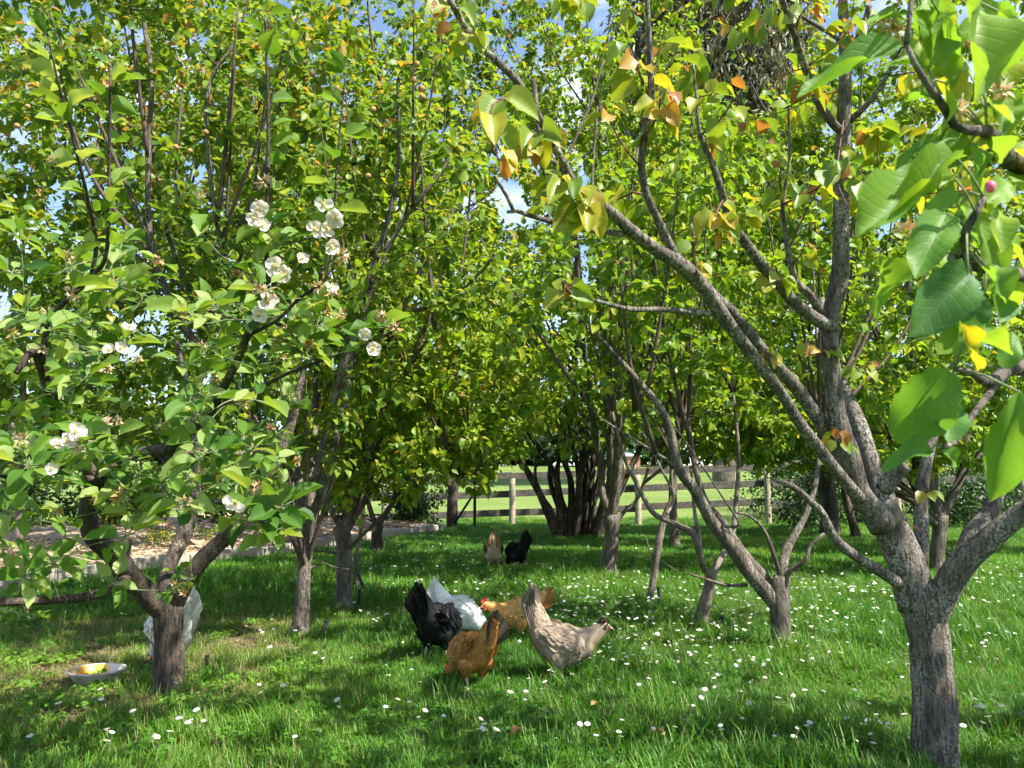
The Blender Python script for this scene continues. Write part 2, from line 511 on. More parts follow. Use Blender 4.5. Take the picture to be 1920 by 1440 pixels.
def open_mask(P, r, soft=22.0, gaps=True):
    """True where a leaf may stay"""
    u, v, d = project(P)
    lim = np.interp(u, LOW_U, LOW_V) + r.normal(0, soft, len(u))
    ok = v < lim
    if gaps:
        for (gu, gv, ru, rv, pr) in GAPS:
            q = ((u - gu) / ru) ** 2 + ((v - gv) / rv) ** 2
            ok &= ~((q < 1 + r.normal(0, .2, len(u))) & (r.random(len(u)) < pr))
    return ok


# ------------------------------------------------------------------ trees
class Tree:
    def __init__(self, name, base, label, bark, group='orchard trees', cat='tree', seed=1):
        self.r = np.random.default_rng(seed)
        self.base = np.array(base, float)
        self.root = empty(name, base, label, cat, group)
        self.bark = M[bark]
        self.nodes, self.noder, self.L = [], [], []
        self.twigs = Soup()
        self.seed = seed

    def limb(self, pts, rad, part='branch', sides=10, rough=0.06, flare=0.0, grow=True, mat=None, step=None):
        pts = np.asarray(pts, float); rad = np.asarray(rad, float)
        st = step or max(0.025, float(rad.mean()) * 0.7)
        P, R = smooth_path(pts, rad, st)
        if flare:
            s = np.linspace(0, 1, len(P)); R = R * (1 + flare * np.exp(-s * 9))
        V, Q, T = tube(P, R, sides, rough, 9.0, self.seed + len(self.nodes) * .37)
        sp = Soup(); sp.add(V, Q, T)
        o = obj(part, sp.mesh(part, mat or self.bark, self.base), self.root)
        if grow:
            PP, RR = smooth_path(pts, rad, 0.09)
            self.nodes.extend(PP); self.noder.extend(RR)
        return P, R

    def px(self, pts, w, part='branch', **k):
        """limb from photo pixels: pts of (u, v, depth), w widths in pixels at the ends (or per point)"""
        P = [at(*p) for p in pts]
        if len(w) == 2:
            w = np.linspace(w[0], w[1], len(pts))
        R = [wi * .45 * p[2] / F for wi, p in zip(w, pts)]
        return self.limb(P, R, part, **k)

    def grow(self, targets, r0=0.0035, leaves=26, ln=(0.04, 0.065), asp=0.31, droop=0.35, jit=0.05, tint=(0.45, 0.22),
             tipred=0.0, up=0.22, start=0.2, thick=1.0, sides=4, zmin=None, topz=None, mask=True):
        """twigs from the nearest wood to each target point, with leaves along them"""
        r = self.r
        tg = np.asarray(targets, float)
        N = np.array(self.nodes); NR = np.array(self.noder)
        d0 = np.array([np.sqrt(((N - t) ** 2).sum(1)).min() for t in tg])
        for t in tg[np.argsort(d0)]:
            c = np.sqrt(((N - t) ** 2).sum(1)) + 0.7 * np.maximum(0, N[:, 2] - t[2])
            i = int(np.argmin(c)); s = N[i]
            d = float(np.linalg.norm(t - s))
            if d < 0.05: continue
            m = max(4, int(d / 0.09) + 2)
            k = np.linspace(0, 1, m)[:, None]
            ctl = s + (t - s) * 0.45 + np.array((0, 0, -up * d * 0.5)) + r.normal(0, 0.07 * d, 3)
            P = s * (1 - k) ** 2 + 2 * ctl * k * (1 - k) + t * k * k
            P[1:-1] += r.normal(0, 0.008, (m - 2, 3))
            rr = min(NR[i] * 0.75, (r0 + 0.0045 * d) * thick)
            R = np.linspace(rr, r0 * 0.5, m)
            V, Q, T = tube(P, R, sides)
            self.twigs.add(V, Q, T)
            N = np.vstack((N, P[1:])); NR = np.concatenate((NR, R[1:]))
            n = int(leaves * (0.6 + 0.8 * r.random()) * min(1.6, 0.5 + d / 0.8))
            if n < 1: continue
            tt = start + (1 - start) * r.random(n) ** 0.8
            fi = tt * (m - 1); a = np.clip(fi.astype(int), 0, m - 2); f = (fi - a)[:, None]
            pos = P[a] * (1 - f) + P[a + 1] * f
            tan = norm(P[a + 1] - P[a])
            ang = np.arange(n) * 2.4 + r.normal(0, .5, n)
            ref = np.where(np.abs(tan[:, 2:3]) > .8, np.array((1.0, 0, 0)), np.array((0, 0, 1.0)))
            e1 = norm(np.cross(tan, ref)); e2 = np.cross(tan, e1)
            out = e1 * np.cos(ang)[:, None] + e2 * np.sin(ang)[:, None]
            pos = pos + out * np.abs(r.normal(0, jit, n))[:, None] + r.normal(0, jit * .4, (n, 3))
            ax = out * 0.9 + tan * 0.35 + r.normal(0, .35, (n, 3)); ax[:, 2] -= droop
            nr = np.array((0.25, -0.15, 0.8)) + out * 0.35 + r.normal(0, .45, (n, 3))
            ln_ = r.uniform(ln[0], ln[1], n) * (1 - 0.35 * np.clip((tt - .8) / .2, 0, 1))
            ti = r.normal(tint[0], tint[1], n) + 0.18 * np.clip((tt - .75) / .25, 0, 1)
            ti = np.clip(ti, 0, 0.92)
            if tipred > 0:
                red = (tt > 0.78) & (r.random(n) < tipred)
                if topz is not None: red &= (pos[:, 2] > topz)
                ti = np.where(red, r.uniform(.93, 1.0, n), ti)
            self.L.append(dict(pos=pos, ax=ax, nr=nr, ln=ln_, wd=ln_ * asp * r.uniform(.85, 1.15, n), tint=ti))
        self.nodes, self.noder = list(N), list(NR)

    def finish(self, mat, shape='plum', singles=0, tmpl='low', twig_mat='twig', mask=True, gaps=True, zmin=0.7, part='leaves'):
        if self.twigs.n:
            o = obj('twigs', self.twigs.mesh('twigs', M[twig_mat], self.base), self.root, kind='stuff')
        if not self.L: return
        L = cat_leaves(self.L)
        ok = L['pos'][:, 2] > zmin
        if mask: ok &= open_mask(L['pos'], self.r, gaps=gaps)
        _, _, dd = project(L['pos'])
        ok &= ~((L['pos'][:, 1] > 0) & (dd < 0.45))
        L = {k: a[ok] for k, a in L.items()}
        self.nleaf = len(L['ln'])
        pick = np.zeros(len(L['ln']), bool)
        if singles:
            u, v, d = project(L['pos'])
            inside = (u > 10) & (u < 1910) & (v > 5) & (v < 1435) & (L['pos'][:, 1] > 0.3)
            sc = np.where(inside, L['ln'] / d, 0)
            order = np.argsort(-sc)[:singles]
            order = order[sc[order] > 0]
            pick[order] = True
            ms = leaf_set(mat, shape)
            off = self.base
            for i in order:
                me = ms[int(np.clip(L['tint'][i] * 10, 0, 9))]
                o = bpy.data.objects.new('leaf', me)
                col.objects.link(o); o.parent = self.root
                o.matrix_basis = leaf_matrix(L['pos'][i] - off, L['ax'][i], L['nr'][i], L['ln'][i], L['wd'][i])
        R = {k: a[~pick] for k, a in L.items()}
        if len(R['ln']):
            V, T, ti = leaf_arrays(R, leaf_low() if tmpl == 'low' else leaf_mid())
            at_ = {'tint': ti}
            if tmpl != 'low':
                t0 = leaf_mid()[0]; nl_ = len(R['ln'])
                at_['lx'] = np.tile(t0[:, 0], nl_); at_['ly'] = np.tile(t0[:, 1], nl_)
            obj(part, mesh(part, V - self.base, T, M[mat], True, at_), self.root, kind='stuff')


def ell(r, n, c, rad, shell=0.0, zcut=None):
    """random points in an ellipsoid, pushed outward by `shell`"""
    out = []
    d = norm(r.normal(0, 1, (n, 3)))
    k = r.random(n) ** (1 / 3)
    k = k * (1 - shell) + shell * np.sqrt(k)
    P = np.array(c) + d * k[:, None] * np.array(rad)
    if zcut is not None: P = P[P[:, 2] > zcut]
    return P


def visible_targets(P, r, soft=10):
    return P[open_mask(P, r, soft)]

# ================================================================== the setting
# ------------------------------------------------------------------ ground
def ground_material():
    m, nd, lk, out = nodes_of('lawn_soil')
    tc = nd.new('ShaderNodeTexCoord')
    n1 = nd.new('ShaderNodeTexNoise'); n1.inputs['Scale'].default_value = 0.8; n1.inputs['Detail'].default_value = 6
    n2 = nd.new('ShaderNodeTexNoise'); n2.inputs['Scale'].default_value = 28; n2.inputs['Detail'].default_value = 8
    n3 = nd.new('ShaderNodeTexNoise'); n3.inputs['Scale'].default_value = 0.05; n3.inputs['Detail'].default_value = 4
    for n in (n1, n2, n3): lk.new(tc.outputs['Object'], n.inputs['Vector'])
    at_ = nd.new('ShaderNodeAttribute'); at_.attribute_name = 'dry'
    r2 = ramp(nd, [(0.3, (0.022, 0.05, 0.010)), (0.55, (0.055, 0.125, 0.018)), (0.8, (0.10, 0.18, 0.03))])
    rd = ramp(nd, [(0.3, (0.05, 0.045, 0.018)), (0.7, (0.17, 0.15, 0.065))])
    lk.new(n2.outputs['Fac'], r2.inputs['Fac']); lk.new(n2.outputs['Fac'], rd.inputs['Fac'])
    mx = nd.new('ShaderNodeMix'); mx.data_type = 'RGBA'
    lk.new(at_.outputs['Fac'], mx.inputs['Factor']); lk.new(r2.outputs['Color'], mx.inputs['A']); lk.new(rd.outputs['Color'], mx.inputs['B'])
    p = nd.new('ShaderNodeBsdfPrincipled'); p.inputs['Roughness'].default_value = 0.95; p.inputs['Specular IOR Level'].default_value = 0.1
    lk.new(mx.outputs['Result'], p.inputs['Base Color'])
    b = nd.new('ShaderNodeBump'); b.inputs['Strength'].default_value = 0.8; b.inputs['Distance'].default_value = 0.03
    lk.new(n2.outputs['Fac'], b.inputs['Height']); lk.new(b.outputs[0], p.inputs['Normal'])
    lk.new(p.outputs[0], out.inputs['Surface'])
    return m


def paddock_material():
    m, nd, lk, out = nodes_of('paddock_grass')
    tc = nd.new('ShaderNodeTexCoord')
    n1 = nd.new('ShaderNodeTexNoise'); n1.inputs['Scale'].default_value = 0.35; n1.inputs['Detail'].default_value = 8
    n2 = nd.new('ShaderNodeTexNoise'); n2.inputs['Scale'].default_value = 14; n2.inputs['Detail'].default_value = 8
    for n in (n1, n2): lk.new(tc.outputs['Object'], n.inputs['Vector'])
    r1 = ramp(nd, [(0.3, (0.11, 0.17, 0.04)), (0.7, (0.18, 0.24, 0.07))])
    r2 = ramp(nd, [(0.3, (0.6, 0.65, 0.6)), (0.7, (1.15, 1.1, 1.0))])
    lk.new(n1.outputs['Fac'], r1.inputs['Fac']); lk.new(n2.outputs['Fac'], r2.inputs['Fac'])
    mx = nd.new('ShaderNodeMix'); mx.data_type = 'RGBA'; mx.blend_type = 'MULTIPLY'; mx.inputs['Factor'].default_value = 1
    lk.new(r1.outputs['Color'], mx.inputs['A']); lk.new(r2.outputs['Color'], mx.inputs['B'])
    p = nd.new('ShaderNodeBsdfPrincipled'); p.inputs['Roughness'].default_value = 0.95; p.inputs['Specular IOR Level'].default_value = 0.1
    lk.new(mx.outputs['Result'], p.inputs['Base Color'])
    b = nd.new('ShaderNodeBump'); b.inputs['Strength'].default_value = 0.5; b.inputs['Distance'].default_value = 0.05
    lk.new(n2.outputs['Fac'], b.inputs['Height']); lk.new(b.outputs[0], p.inputs['Normal'])
    lk.new(p.outputs[0], out.inputs['Surface'])
    return m


def vnoise(x, y, s, seed):
    """smooth value noise, 0..1"""
    g = np.random.default_rng(seed).random((64, 64))
    X, Y = np.asarray(x) / s, np.asarray(y) / s
    xi, yi = np.floor(X).astype(int), np.floor(Y).astype(int)
    fx, fy = X - xi, Y - yi
    fx, fy = fx * fx * (3 - 2 * fx), fy * fy * (3 - 2 * fy)
    q = lambda a, b: g[a % 64, b % 64]
    return (q(xi, yi) * (1 - fx) + q(xi + 1, yi) * fx) * (1 - fy) + (q(xi, yi + 1) * (1 - fx) + q(xi + 1, yi + 1) * fx) * fy


def dryness(x, y):
    """worn, mown grass under the apple tree at the left"""
    d = np.exp(-(((x + 2.8) / 1.6) ** 2 + ((y - 4.8) / 2.1) ** 2) ** 1.5)
    return np.clip(d * 2.3 * (0.4 + 0.9 * vnoise(x, y, .5, 3)), 0, 1)


def grid(x0, x1, nx, y0, y1, ny, zf, off=0.0):
    xs, ys = np.linspace(x0, x1, nx), np.linspace(y0, y1, ny)
    X, Y = np.meshgrid(xs, ys)
    V = np.stack((X.ravel(), Y.ravel(), zf(X.ravel(), Y.ravel()) + off), -1)
    i = np.arange((ny - 1) * nx).reshape(ny - 1, nx)[:, :-1].ravel()
    return V, np.stack((i, i + 1, i + nx + 1, i + nx), -1)


V, Q = grid(-16, 16, 161, -6, 22.5, 145, gh)
obj('lawn', mesh('lawn', V, Q, ground_material(), True, {'dry': dryness(V[:, 0], V[:, 1])}), kind='structure')
V, Q = grid(-400, 400, 101, 21.4, 620, 151, gh, -0.03)
obj('paddock', mesh('paddock', V, Q, paddock_material(), True), kind='structure')
V, Q = grid(-400, 400, 41, -300, 22, 41, lambda x, y: 0 * x - 0.09)
obj('meadow_ground', mesh('meadow_ground', V, Q, M['pad'] if 'pad' in M else bpy.data.materials['paddock_grass'], True), kind='structure')

# mulch garden bed and its edging along the left side
EDGE = [(-5.2, 6.6), (-4.75, 8.0), (-4.3, 9.4), (-3.75, 11.4), (-3.0, 13.6), (-2.35, 15.6), (-1.75, 18.0), (-1.6, 19.6)]
EP, _ = smooth_path([(x, y, 0) for x, y in EDGE], [1] * len(EDGE), 0.2)
m_mulch = plain('mulch', (0.40, 0.30, 0.20), 0.95, 0.5, 45, 0.1, 0.9, (0.16, 0.11, 0.075))
bed_v, bed_q = [], []
cols = [0.0, 0.25, 0.6, 1.2, 2.2, 3.6, 5.5]
for i, p in enumerate(EP):
    for j, c in enumerate(cols):
        x = p[0] - 0.06 - c
        z = float(gh(x, p[1])) + 0.13 + 0.22 * (1 - math.exp(-c / 1.4)) + 0.03 * math.sin(p[1] * 3.1 + c * 4) + rng.normal(0, .008)
        bed_v.append((x, p[1] + c * 0.25, z))
nc = len(cols)
for i in range(len(EP) - 1):
    for j in range(nc - 1):
        a = i * nc + j
        bed_q.append((a, a + nc, a + nc + 1, a + 1))
obj('garden_bed', mesh('garden_bed', np.array(bed_v), np.array(bed_q), m_mulch), kind='structure')
# mulch chips lying loose on the bed
ch = dict(pos=[], ax=[], nr=[], ln=[], wd=[], tint=[])
for k in range(5200):
    i = rng.integers(0, len(EP)); c = abs(rng.normal(0, 1.3)) + 0.02
    x = EP[i][0] - 0.05 - c; y = EP[i][1] + c * 0.25 + rng.uniform(-.1, .1)
    z = float(gh(x, y)) + 0.135 + 0.22 * (1 - math.exp(-c / 1.4)) + 0.03 * math.sin((y - c * .25) * 3.1 + c * 4) + 0.006
    ch['pos'].append((x, y, z)); a = rng.uniform(0, 6.28); ch['ax'].append((math.cos(a), math.sin(a), rng.normal(0.1, .25)))
    ch['nr'].append((rng.normal(0, .4), rng.normal(0, .4), 1)); ch['ln'].append(rng.uniform(.03, .11)); ch['wd'].append(rng.uniform(.005, .014)); ch['tint'].append(rng.random())
ch = {k: np.array(v, float) for k, v in ch.items()}
V, T, ti = leaf_arrays(ch, leaf_low())
m_chip = leaf_material('mulch_chip', [(0, (0.14, 0.09, 0.055)), (0.5, (0.36, 0.27, 0.17)), (1, (0.55, 0.45, 0.33))], 0.0, 0.9, (1, 1, 1), 0.1)
obj('mulch_chips', mesh('mulch_chips', V, T, m_chip, False, {'tint': ti}), label='loose pale wood chips covering the garden bed', cat='mulch', kind='stuff')

edging = empty('garden_edging', (EP[8][0], EP[8][1], 0), 'low weathered grey block edging holding back the mulch bed on the left', 'edging')
m_block = plain('edging_block', (0.42, 0.38, 0.32), 0.9, 0.35, 14, 0.15, 0.8, (0.20, 0.17, 0.14))
bm = bmesh.new()
bmesh.ops.create_cube(bm, size=1.0)
bmesh.ops.bevel(bm, geom=bm.edges[:] , offset=0.06, segments=1, affect='EDGES')
blk = bpy.data.meshes.new('block'); bm.to_mesh(blk); bm.free(); blk.materials.append(m_block)
s = 0.0
acc = np.concatenate(([0], np.cumsum(np.linalg.norm(np.diff(EP, axis=0), axis=1))))
while s < acc[-1] - 0.5:
    ln = random.uniform(0.42, 0.6)
    a = np.array([np.interp(s + ln / 2, acc, EP[:, k]) for k in range(2)])
    b = np.array([np.interp(s + ln / 2 + .1, acc, EP[:, k]) for k in range(2)])
    o = obj('block', blk, edging)
    ang = math.atan2(b[1] - a[1], b[0] - a[0])
    hgt = random.uniform(0.19, 0.24)
    o.location = (a[0] - edging.location.x + random.uniform(-.015, .015), a[1] - edging.location.y, float(gh(a[0], a[1])) + hgt / 2 - 0.04)
    o.rotation_euler = (random.uniform(-.04, .04), random.uniform(-.03, .03), ang)
    o.scale = (ln - 0.02, 0.13, hgt)
    s += ln

# ------------------------------------------------------------------ fence at the end of the lane
m_rail = plain('fence_rail', (0.12, 0.105, 0.09), 0.9, 0.35, 12, 0.15, 0.6)
m_post = plain('fence_post', (0.36, 0.31, 0.22), 0.9, 0.3, 10, 0.15, 0.6)
m_steel = plain('dark_steel', (0.018, 0.018, 0.02), 0.5, 0.2, 20, 0.4, 0.1)
FY = 20.9
fence = empty('post_and_rail_fence', (0, FY, 0), 'weathered grey timber rail fence with pale round posts at the end of the lane', 'fence')


def box_part(name, parent, c, size, rot=(0, 0, 0), mat=None, bev=0.1):
    bm = bmesh.new()
    bmesh.ops.create_cube(bm, size=1.0)
    bmesh.ops.scale(bm, vec=size, verts=bm.verts)
    bmesh.ops.bevel(bm, geom=bm.edges[:], offset=min(size) * bev, segments=1, affect='EDGES')
    me = bpy.data.meshes.new(name); bm.to_mesh(me); bm.free(); me.materials.append(mat)
    o = obj(name, me, parent); o.location = c; o.rotation_euler = rot
    return o


post_x = [-9.6, -6.4, -3.25, 0.0, 3.2, 6.5, 9.8, 13.0]
for i, x in enumerate(post_x):
    P, R = smooth_path([(0, 0, -.1), (0.01, 0, .6), (0, 0, 1.2 + 0.03 * x)], [.085, .08, .078], .15)
    V, Q, T = tube(P, R, 12, .03)
    sp = Soup(); sp.add(V, Q, T)
    o = obj('post', sp.mesh('post', m_post), fence); o.location = (x, 0, 0)
for i in range(len(post_x) - 1):
    x0, x1 = post_x[i], post_x[i + 1]
    for k, z in enumerate((0.34, 0.82, 1.27)):
        xm = (x0 + x1) / 2
        sl = 0.035 + random.uniform(-.006, .006)
        box_part('rail', fence, (xm, 0.115 + .004 * k, z + sl * xm + random.uniform(-.012, .012)), (x1 - x0 + (.1 if i % 2 else -.0) , 0.045, 0.17), (random.uniform(-.02, .02), -math.atan(sl), 0), m_rail, .12)

gate = empty('gate_post_frame', at(872, 985, 19.8) * (1, 1, 0), 'black steel post with diagonal brace beside a thick dark timber post', 'gate post')
gx = at(890, 985, 19.8)[0] - gate.location.x
box_part('steel_post', gate, (gx, 0, 0.45), (0.07, 0.05, 1.1), (0, 0, 0), m_steel)
box_part('brace', gate, (gx - .25, 0.0, 0.48), (0.055, 0.04, 0.85), (0, math.radians(33), 0), m_steel)
m_dpost = plain('dark_post', (0.07, 0.055, 0.045), 0.9, .4, 14)
P, R = smooth_path([(0, 0, -.1), (0, 0, .6), (0.02, 0, 1.15)], [.14, .13, .13], .15)
V, Q, T = tube(P, R, 12, .04); sp = Soup(); sp.add(V, Q, T)
o = obj('timber_post', sp.mesh('timber_post', m_dpost), gate); o.location = (gx - .55, .12, 0)

# ------------------------------------------------------------------ far tree line and house beyond the paddock
def far_tree(x, y, h, w, n, label, mat='leaf_hedge', seed=0, leaf=(.22, .4), tint=(.5, .25), name='paddock_tree', trunk=True, group='trees beyond the paddock', cat='tree', squash=0.5):
    g = float(gh(x, y)) - 0.05
    t = Tree(name, (x, y, g), label, 'bark_dark', group, cat, seed)
    r = t.r
    th = h * (0.35 if trunk else 0.12)
    t.limb([(x, y, g), (x + .1 * w * r.normal(), y, g + th), (x, y, g + h * .8)], [w * .05 + .02, w * .04 + .015, .02], 'trunk', 7, .05, step=.3)
    c = np.array((x, y, g + h * (.6 if trunk else .5)))
    pts = np.array([c + norm(r.normal(0, 1, 3)) * np.array((w, w, h * (.42 if trunk else .5))) * r.uniform(.3, .95) for _ in range(26)])
    if not trunk:
        pts[:, 2] = g + h * r.uniform(.12, .85, len(pts))
    blobs = pts
    m = n
    b = blobs[r.integers(0, len(blobs), m)]
    d = norm(r.normal(0, 1, (m, 3)))
    pos = b + d * np.array((w, w, h * .5)) * 0.36 * r.uniform(.5, 1.05, m)[:, None]
    pos = pos[pos[:, 2] > g + 0.05]
    m = len(pos); d = norm(pos - c)
    ax = r.normal(0, 1, (m, 3)) + d * .5; ax[:, 2] -= squash
    nr = d + r.normal(0, .5, (m, 3)) + (0, 0, .4)
    ln = r.uniform(leaf[0], leaf[1], m)
    t.L.append(dict(pos=pos, ax=ax, nr=nr, ln=ln, wd=ln * .34, tint=np.clip(r.normal(tint[0], tint[1], m), 0, 1)))
    return t


k = 0
for (x, y, h, w, lab) in [(-52, 78, 9, 6, 'dark rounded tree far beyond the paddock at its far left end'), (-38, 74, 8, 5.5, 'bushy far tree second from the left beyond the paddock'),
                          (-27, 80, 10, 6, 'tall far tree third from the left beyond the paddock'), (-16, 72, 7, 5, 'low far tree beyond the paddock behind the twin left trunks'),
                          (-6, 78, 8.5, 5.5, 'far rounded tree beyond the paddock behind the steel gate post'), (5, 75, 6, 4.2, 'low far tree left of the green roofed shed'),
                          (20, 76, 7.5, 5, 'far tree right of the green roofed shed'), (31, 72, 9, 6, 'far dark tree beyond the paddock behind the leaning limbs'),
                          (43, 78, 9.5, 6, 'far tree second from the right beyond the paddock'), (57, 76, 9, 6.5, 'far tree at the right end beyond the paddock')]:
    t = far_tree(x, y, h, w, 1500, lab, seed=200 + k, leaf=(.45, .9)); t.finish('leaf_hedge', mask=False, zmin=0); k += 1

for k2, wd_ in enumerate(['first', 'second', 'third', 'fourth', 'fifth', 'sixth', 'seventh', 'eighth', 'ninth']):
    x = -48 + k2 * 11.5 + rng.uniform(-1, 1)
    t = far_tree(x, 64 + rng.uniform(-2, 2), rng.uniform(3.4, 4.8), 6.6, 1700, wd_ + ' low hedge tree from the left along the far side of the paddock', seed=240 + k2, leaf=(.6, 1.1), trunk=False, name='hedge_tree', group='hedge trees along the far side of the paddock'); t.finish('leaf_hedge', mask=False, zmin=0)
shed = empty('farm_shed', (7.9, 58, float(gh(7.9, 58)) - .05), 'small shed with pale green roof and cream and brick walls beyond the paddock', 'shed')
m_cream = plain('cream_wall', (0.62, 0.50, 0.36), .8, .1, 4)
m_brick = plain('brick_wall', (0.40, 0.17, 0.10), .8, .2, 6)
m_roof = plain('green_roof', (0.45, 0.66, 0.55), .5, .1, 3)
m_dark = plain('shed_glass', (0.03, 0.035, 0.04), .2, .1, 3)
shed.scale = (.3, .3, .3)
box_part('wall', shed, (-1.6, 0, 1.3), (4.2, 4, 2.6), mat=m_cream, bev=.01)
box_part('wall', shed, (2.1, 0, 1.3), (3.2, 4.04, 2.6), mat=m_brick, bev=.01)
box_part('window', shed, (-1.9, -2.02, 1.5), (1.4, .08, 1.0), mat=m_dark, bev=.05)
box_part('door', shed, (2.2, -2.05, 1.05), (1.0, .08, 2.0), mat=m_roof, bev=.05)
V = np.array([(-4.1, -2.4, 2.58), (4.1, -2.4, 2.58), (4.1, 2.4, 2.58), (-4.1, 2.4, 2.58), (-4.1, 0, 3.9), (4.1, 0, 3.9)])
obj('roof', mesh('roof', V, [np.array([(0, 1, 5, 4), (2, 3, 4, 5), (0, 3, 2, 1)]), np.array([(0, 4, 3), (1, 2, 5)])], m_roof, False), shed)

# shrubs along the fence and behind the garden bed
k = 0
for (u, Y, h, w, lab, mt) in [(770, 19.0, 1.5, .75, 'low dark shrub at the end of the garden bed by the gate post', 'leaf_hedge'),
                              (610, 18.5, 2.1, 1.0, 'dark bushy shrub behind the garden bed between the two slim trunks', 'leaf_hedge'),
                              (455, 16.5, 1.9, 1.0, 'green shrub behind the mulch bed right of the apple trunk', 'leaf_plum'),
                              (250, 15.0, 1.6, 1.0, 'green shrub behind the mulch bed left of the apple trunk', 'leaf_plum'),
                              (70, 14.5, 2.2, 1.2, 'tall shrub behind the mulch bed at the left edge', 'leaf_hedge'),
                              (1460, 22.8, 2.4, 1.5, 'dark shrub behind the fence under the leaning branches', 'leaf_hedge'),
                              (1610, 21.8, 2.2, 1.5, 'dark shrub behind the lichen covered forked trunk', 'leaf_hedge'),
                              (1800, 23.4, 1.5, 1.7, 'low dark shrub behind the tree on the right', 'leaf_hedge'),
                              (1935, 21.5, 2.6, 1.6, 'dark shrub by the fence at the right edge', 'leaf_hedge'),
                              (1520, 19.0, 1.9, 1.2, 'dark shrub in front of the fence beside the thick dark trunk', 'leaf_hedge'), (1820, 19.5, 1.5, 1.2, 'dark shrub in front of the fence between the right limbs', 'leaf_hedge'),
                              (1530, 24.5, 3.0, 1.9, 'tall dark shrub beyond the fence between the right trunks', 'leaf_hedge'), (1705, 24.8, 2.8, 1.9, 'broad dark shrub beyond the fence behind the stub of the forked trunk', 'leaf_hedge'), (1870, 25.5, 3.0, 2.0, 'broad dark shrub beyond the fence at the far right', 'leaf_hedge')]:
    x = at(u, 900, Y)[0]
    t = far_tree(x, Y, h, w, 3500, lab, mt, 300 + k, (.06, .11), (.45, .25), 'garden_shrub', False, 'shrubs along the garden edge', 'shrub'); t.finish(mt, mask=False, zmin=0); k += 1

# flowers in the garden bed
def flower_plant(u, v, Y, colr, lab, seed):
    p = at(u, v, Y)
    r = np.random.default_rng(seed)
    i = int(np.argmin(abs(EP[:, 1] - Y)))
    z0 = float(gh(p[0], Y)) + 0.28
    e = empty('flower_plant', (p[0], Y, z0), lab, 'flower', 'flowers in the mulch bed')
    st = Soup()
    fl = []
    for k in range(7):
        q = np.array((r.normal(0, .1), r.normal(0, .1), p[2] - z0 + r.normal(0, .07)))
        P = np.array([(q[0] * .2, q[1] * .2, -.03), (q[0] * .6, q[1] * .6, q[2] * .5), q])
        V, Q, T = tube(P, np.array([.006, .005, .004]), 4); st.add(V, Q, T)
        fl.append(q)
    obj('stem', st.mesh('stem', M['twig_green']), e)
    n = 60
    pos = r.normal(0, .1, (n, 3)) * (1, 1, .5) + (0, 0, (p[2] - z0) * .45)
    Lf = dict(pos=pos, ax=r.normal(0, 1, (n, 3)), nr=r.normal(0, .5, (n, 3)) + (0, 0, 1), ln=r.uniform(.05, .1, n), wd=r.uniform(.012, .02, n), tint=r.uniform(.3, .9, n))
    V, T, ti = leaf_arrays(Lf, leaf_low()); obj('leaves', mesh('leaves', V, T, M['leaf_plum'], True, {'tint': ti}), e, kind='stuff')
    mf = plain('petal_' + lab[:6], colr, .6, .2, 30, .2, 0)
    for q in fl:
        m_ = 7
        an = np.arange(m_) * 2 * math.pi / m_
        ax = np.stack((np.cos(an), np.sin(an), np.full(m_, .3)), -1)
        Lp = dict(pos=np.repeat(q[None], m_, 0), ax=ax, nr=np.repeat(np.array([[0, 0, 1.0]]), m_, 0), ln=np.full(m_, .045), wd=np.full(m_, .018), tint=np.ones(m_))
        V, T, ti = leaf_arrays(Lp, leaf_mid()); obj('flower_head', mesh('flower_head', V, T, mf), e)

flower_plant(308, 985, 11.5, (0.75, 0.14, 0.03), 'orange flowers in the mulch bed beside the apple fork', 1)
flower_plant(388, 985, 12.0, (0.55, 0.22, 0.62), 'mauve flowers in the mulch bed right of the apple fork', 2)
flower_plant(292, 1000, 11.0, (0.70, 0.55, 0.05), 'yellow flowers in the mulch bed left of the orange ones', 3)
flower_plant(48, 955, 12.5, (0.35, 0.55, 0.62), 'pale bluish flowers in the mulch bed at the left edge', 4)

# ------------------------------------------------------------------ gum tree far behind
gx, gy = at(1330, 100, 36)[0], 36.0
g = Tree('gum_tree', (gx, gy, float(gh(gx, gy)) - .05), 'tall drooping brown and olive gum tree rising behind the orchard', 'bark_grey', None, 'tree', 55)
gz = g.base[2]
g.limb([(gx, gy, gz), (gx + .4, gy, gz + 6), (gx - .2, gy, gz + 13), (gx + .3, gy, gz + 20), (gx, gy, gz + 25)], [.5, .42, .33, .2, .06], 'trunk', 12, .05, step=.5)
gl = []
for k in range(10):
    z = 10 + k * 1.3; a = k * 2.4
    e = np.array((gx + math.cos(a) * g.r.uniform(2.5, 4.6), gy + math.sin(a) * g.r.uniform(2, 4), gz + z + g.r.uniform(2, 4)))
    g.limb([(gx, gy, gz + z), ((gx + e[0]) / 2, (gy + e[1]) / 2, gz + z + 1.8), e], [.16, .1, .04], 'branch', 7, .05, step=.4)
r = g.r
cl = np.vstack((ell(r, 190, (gx, gy, gz + 19.5), (5.0, 4, 7)), ell(r, 60, (gx - .5, gy, gz + 15), (3.6, 3, 3))))
nn = 120
pos = np.repeat(cl, nn, 0) + r.normal(0, 1, (len(cl) * nn, 3)) * (.5, .5, .75)
m = len(pos)
ax = r.normal(0, .45, (m, 3)) + (0, 0, -1.0)
ln = r.uniform(.32, .66, m)
cl_t = np.repeat(r.normal(.45, .22, len(cl)), nn)
g.L.append(dict(pos=pos, ax=ax, nr=r.normal(0, 1, (m, 3)) + (.3, -.5, .2), ln=ln, wd=ln * .13, tint=np.clip(cl_t + r.normal(0, .2, m), 0, 1)))
g.finish('leaf_gum', mask=False, zmin=0)

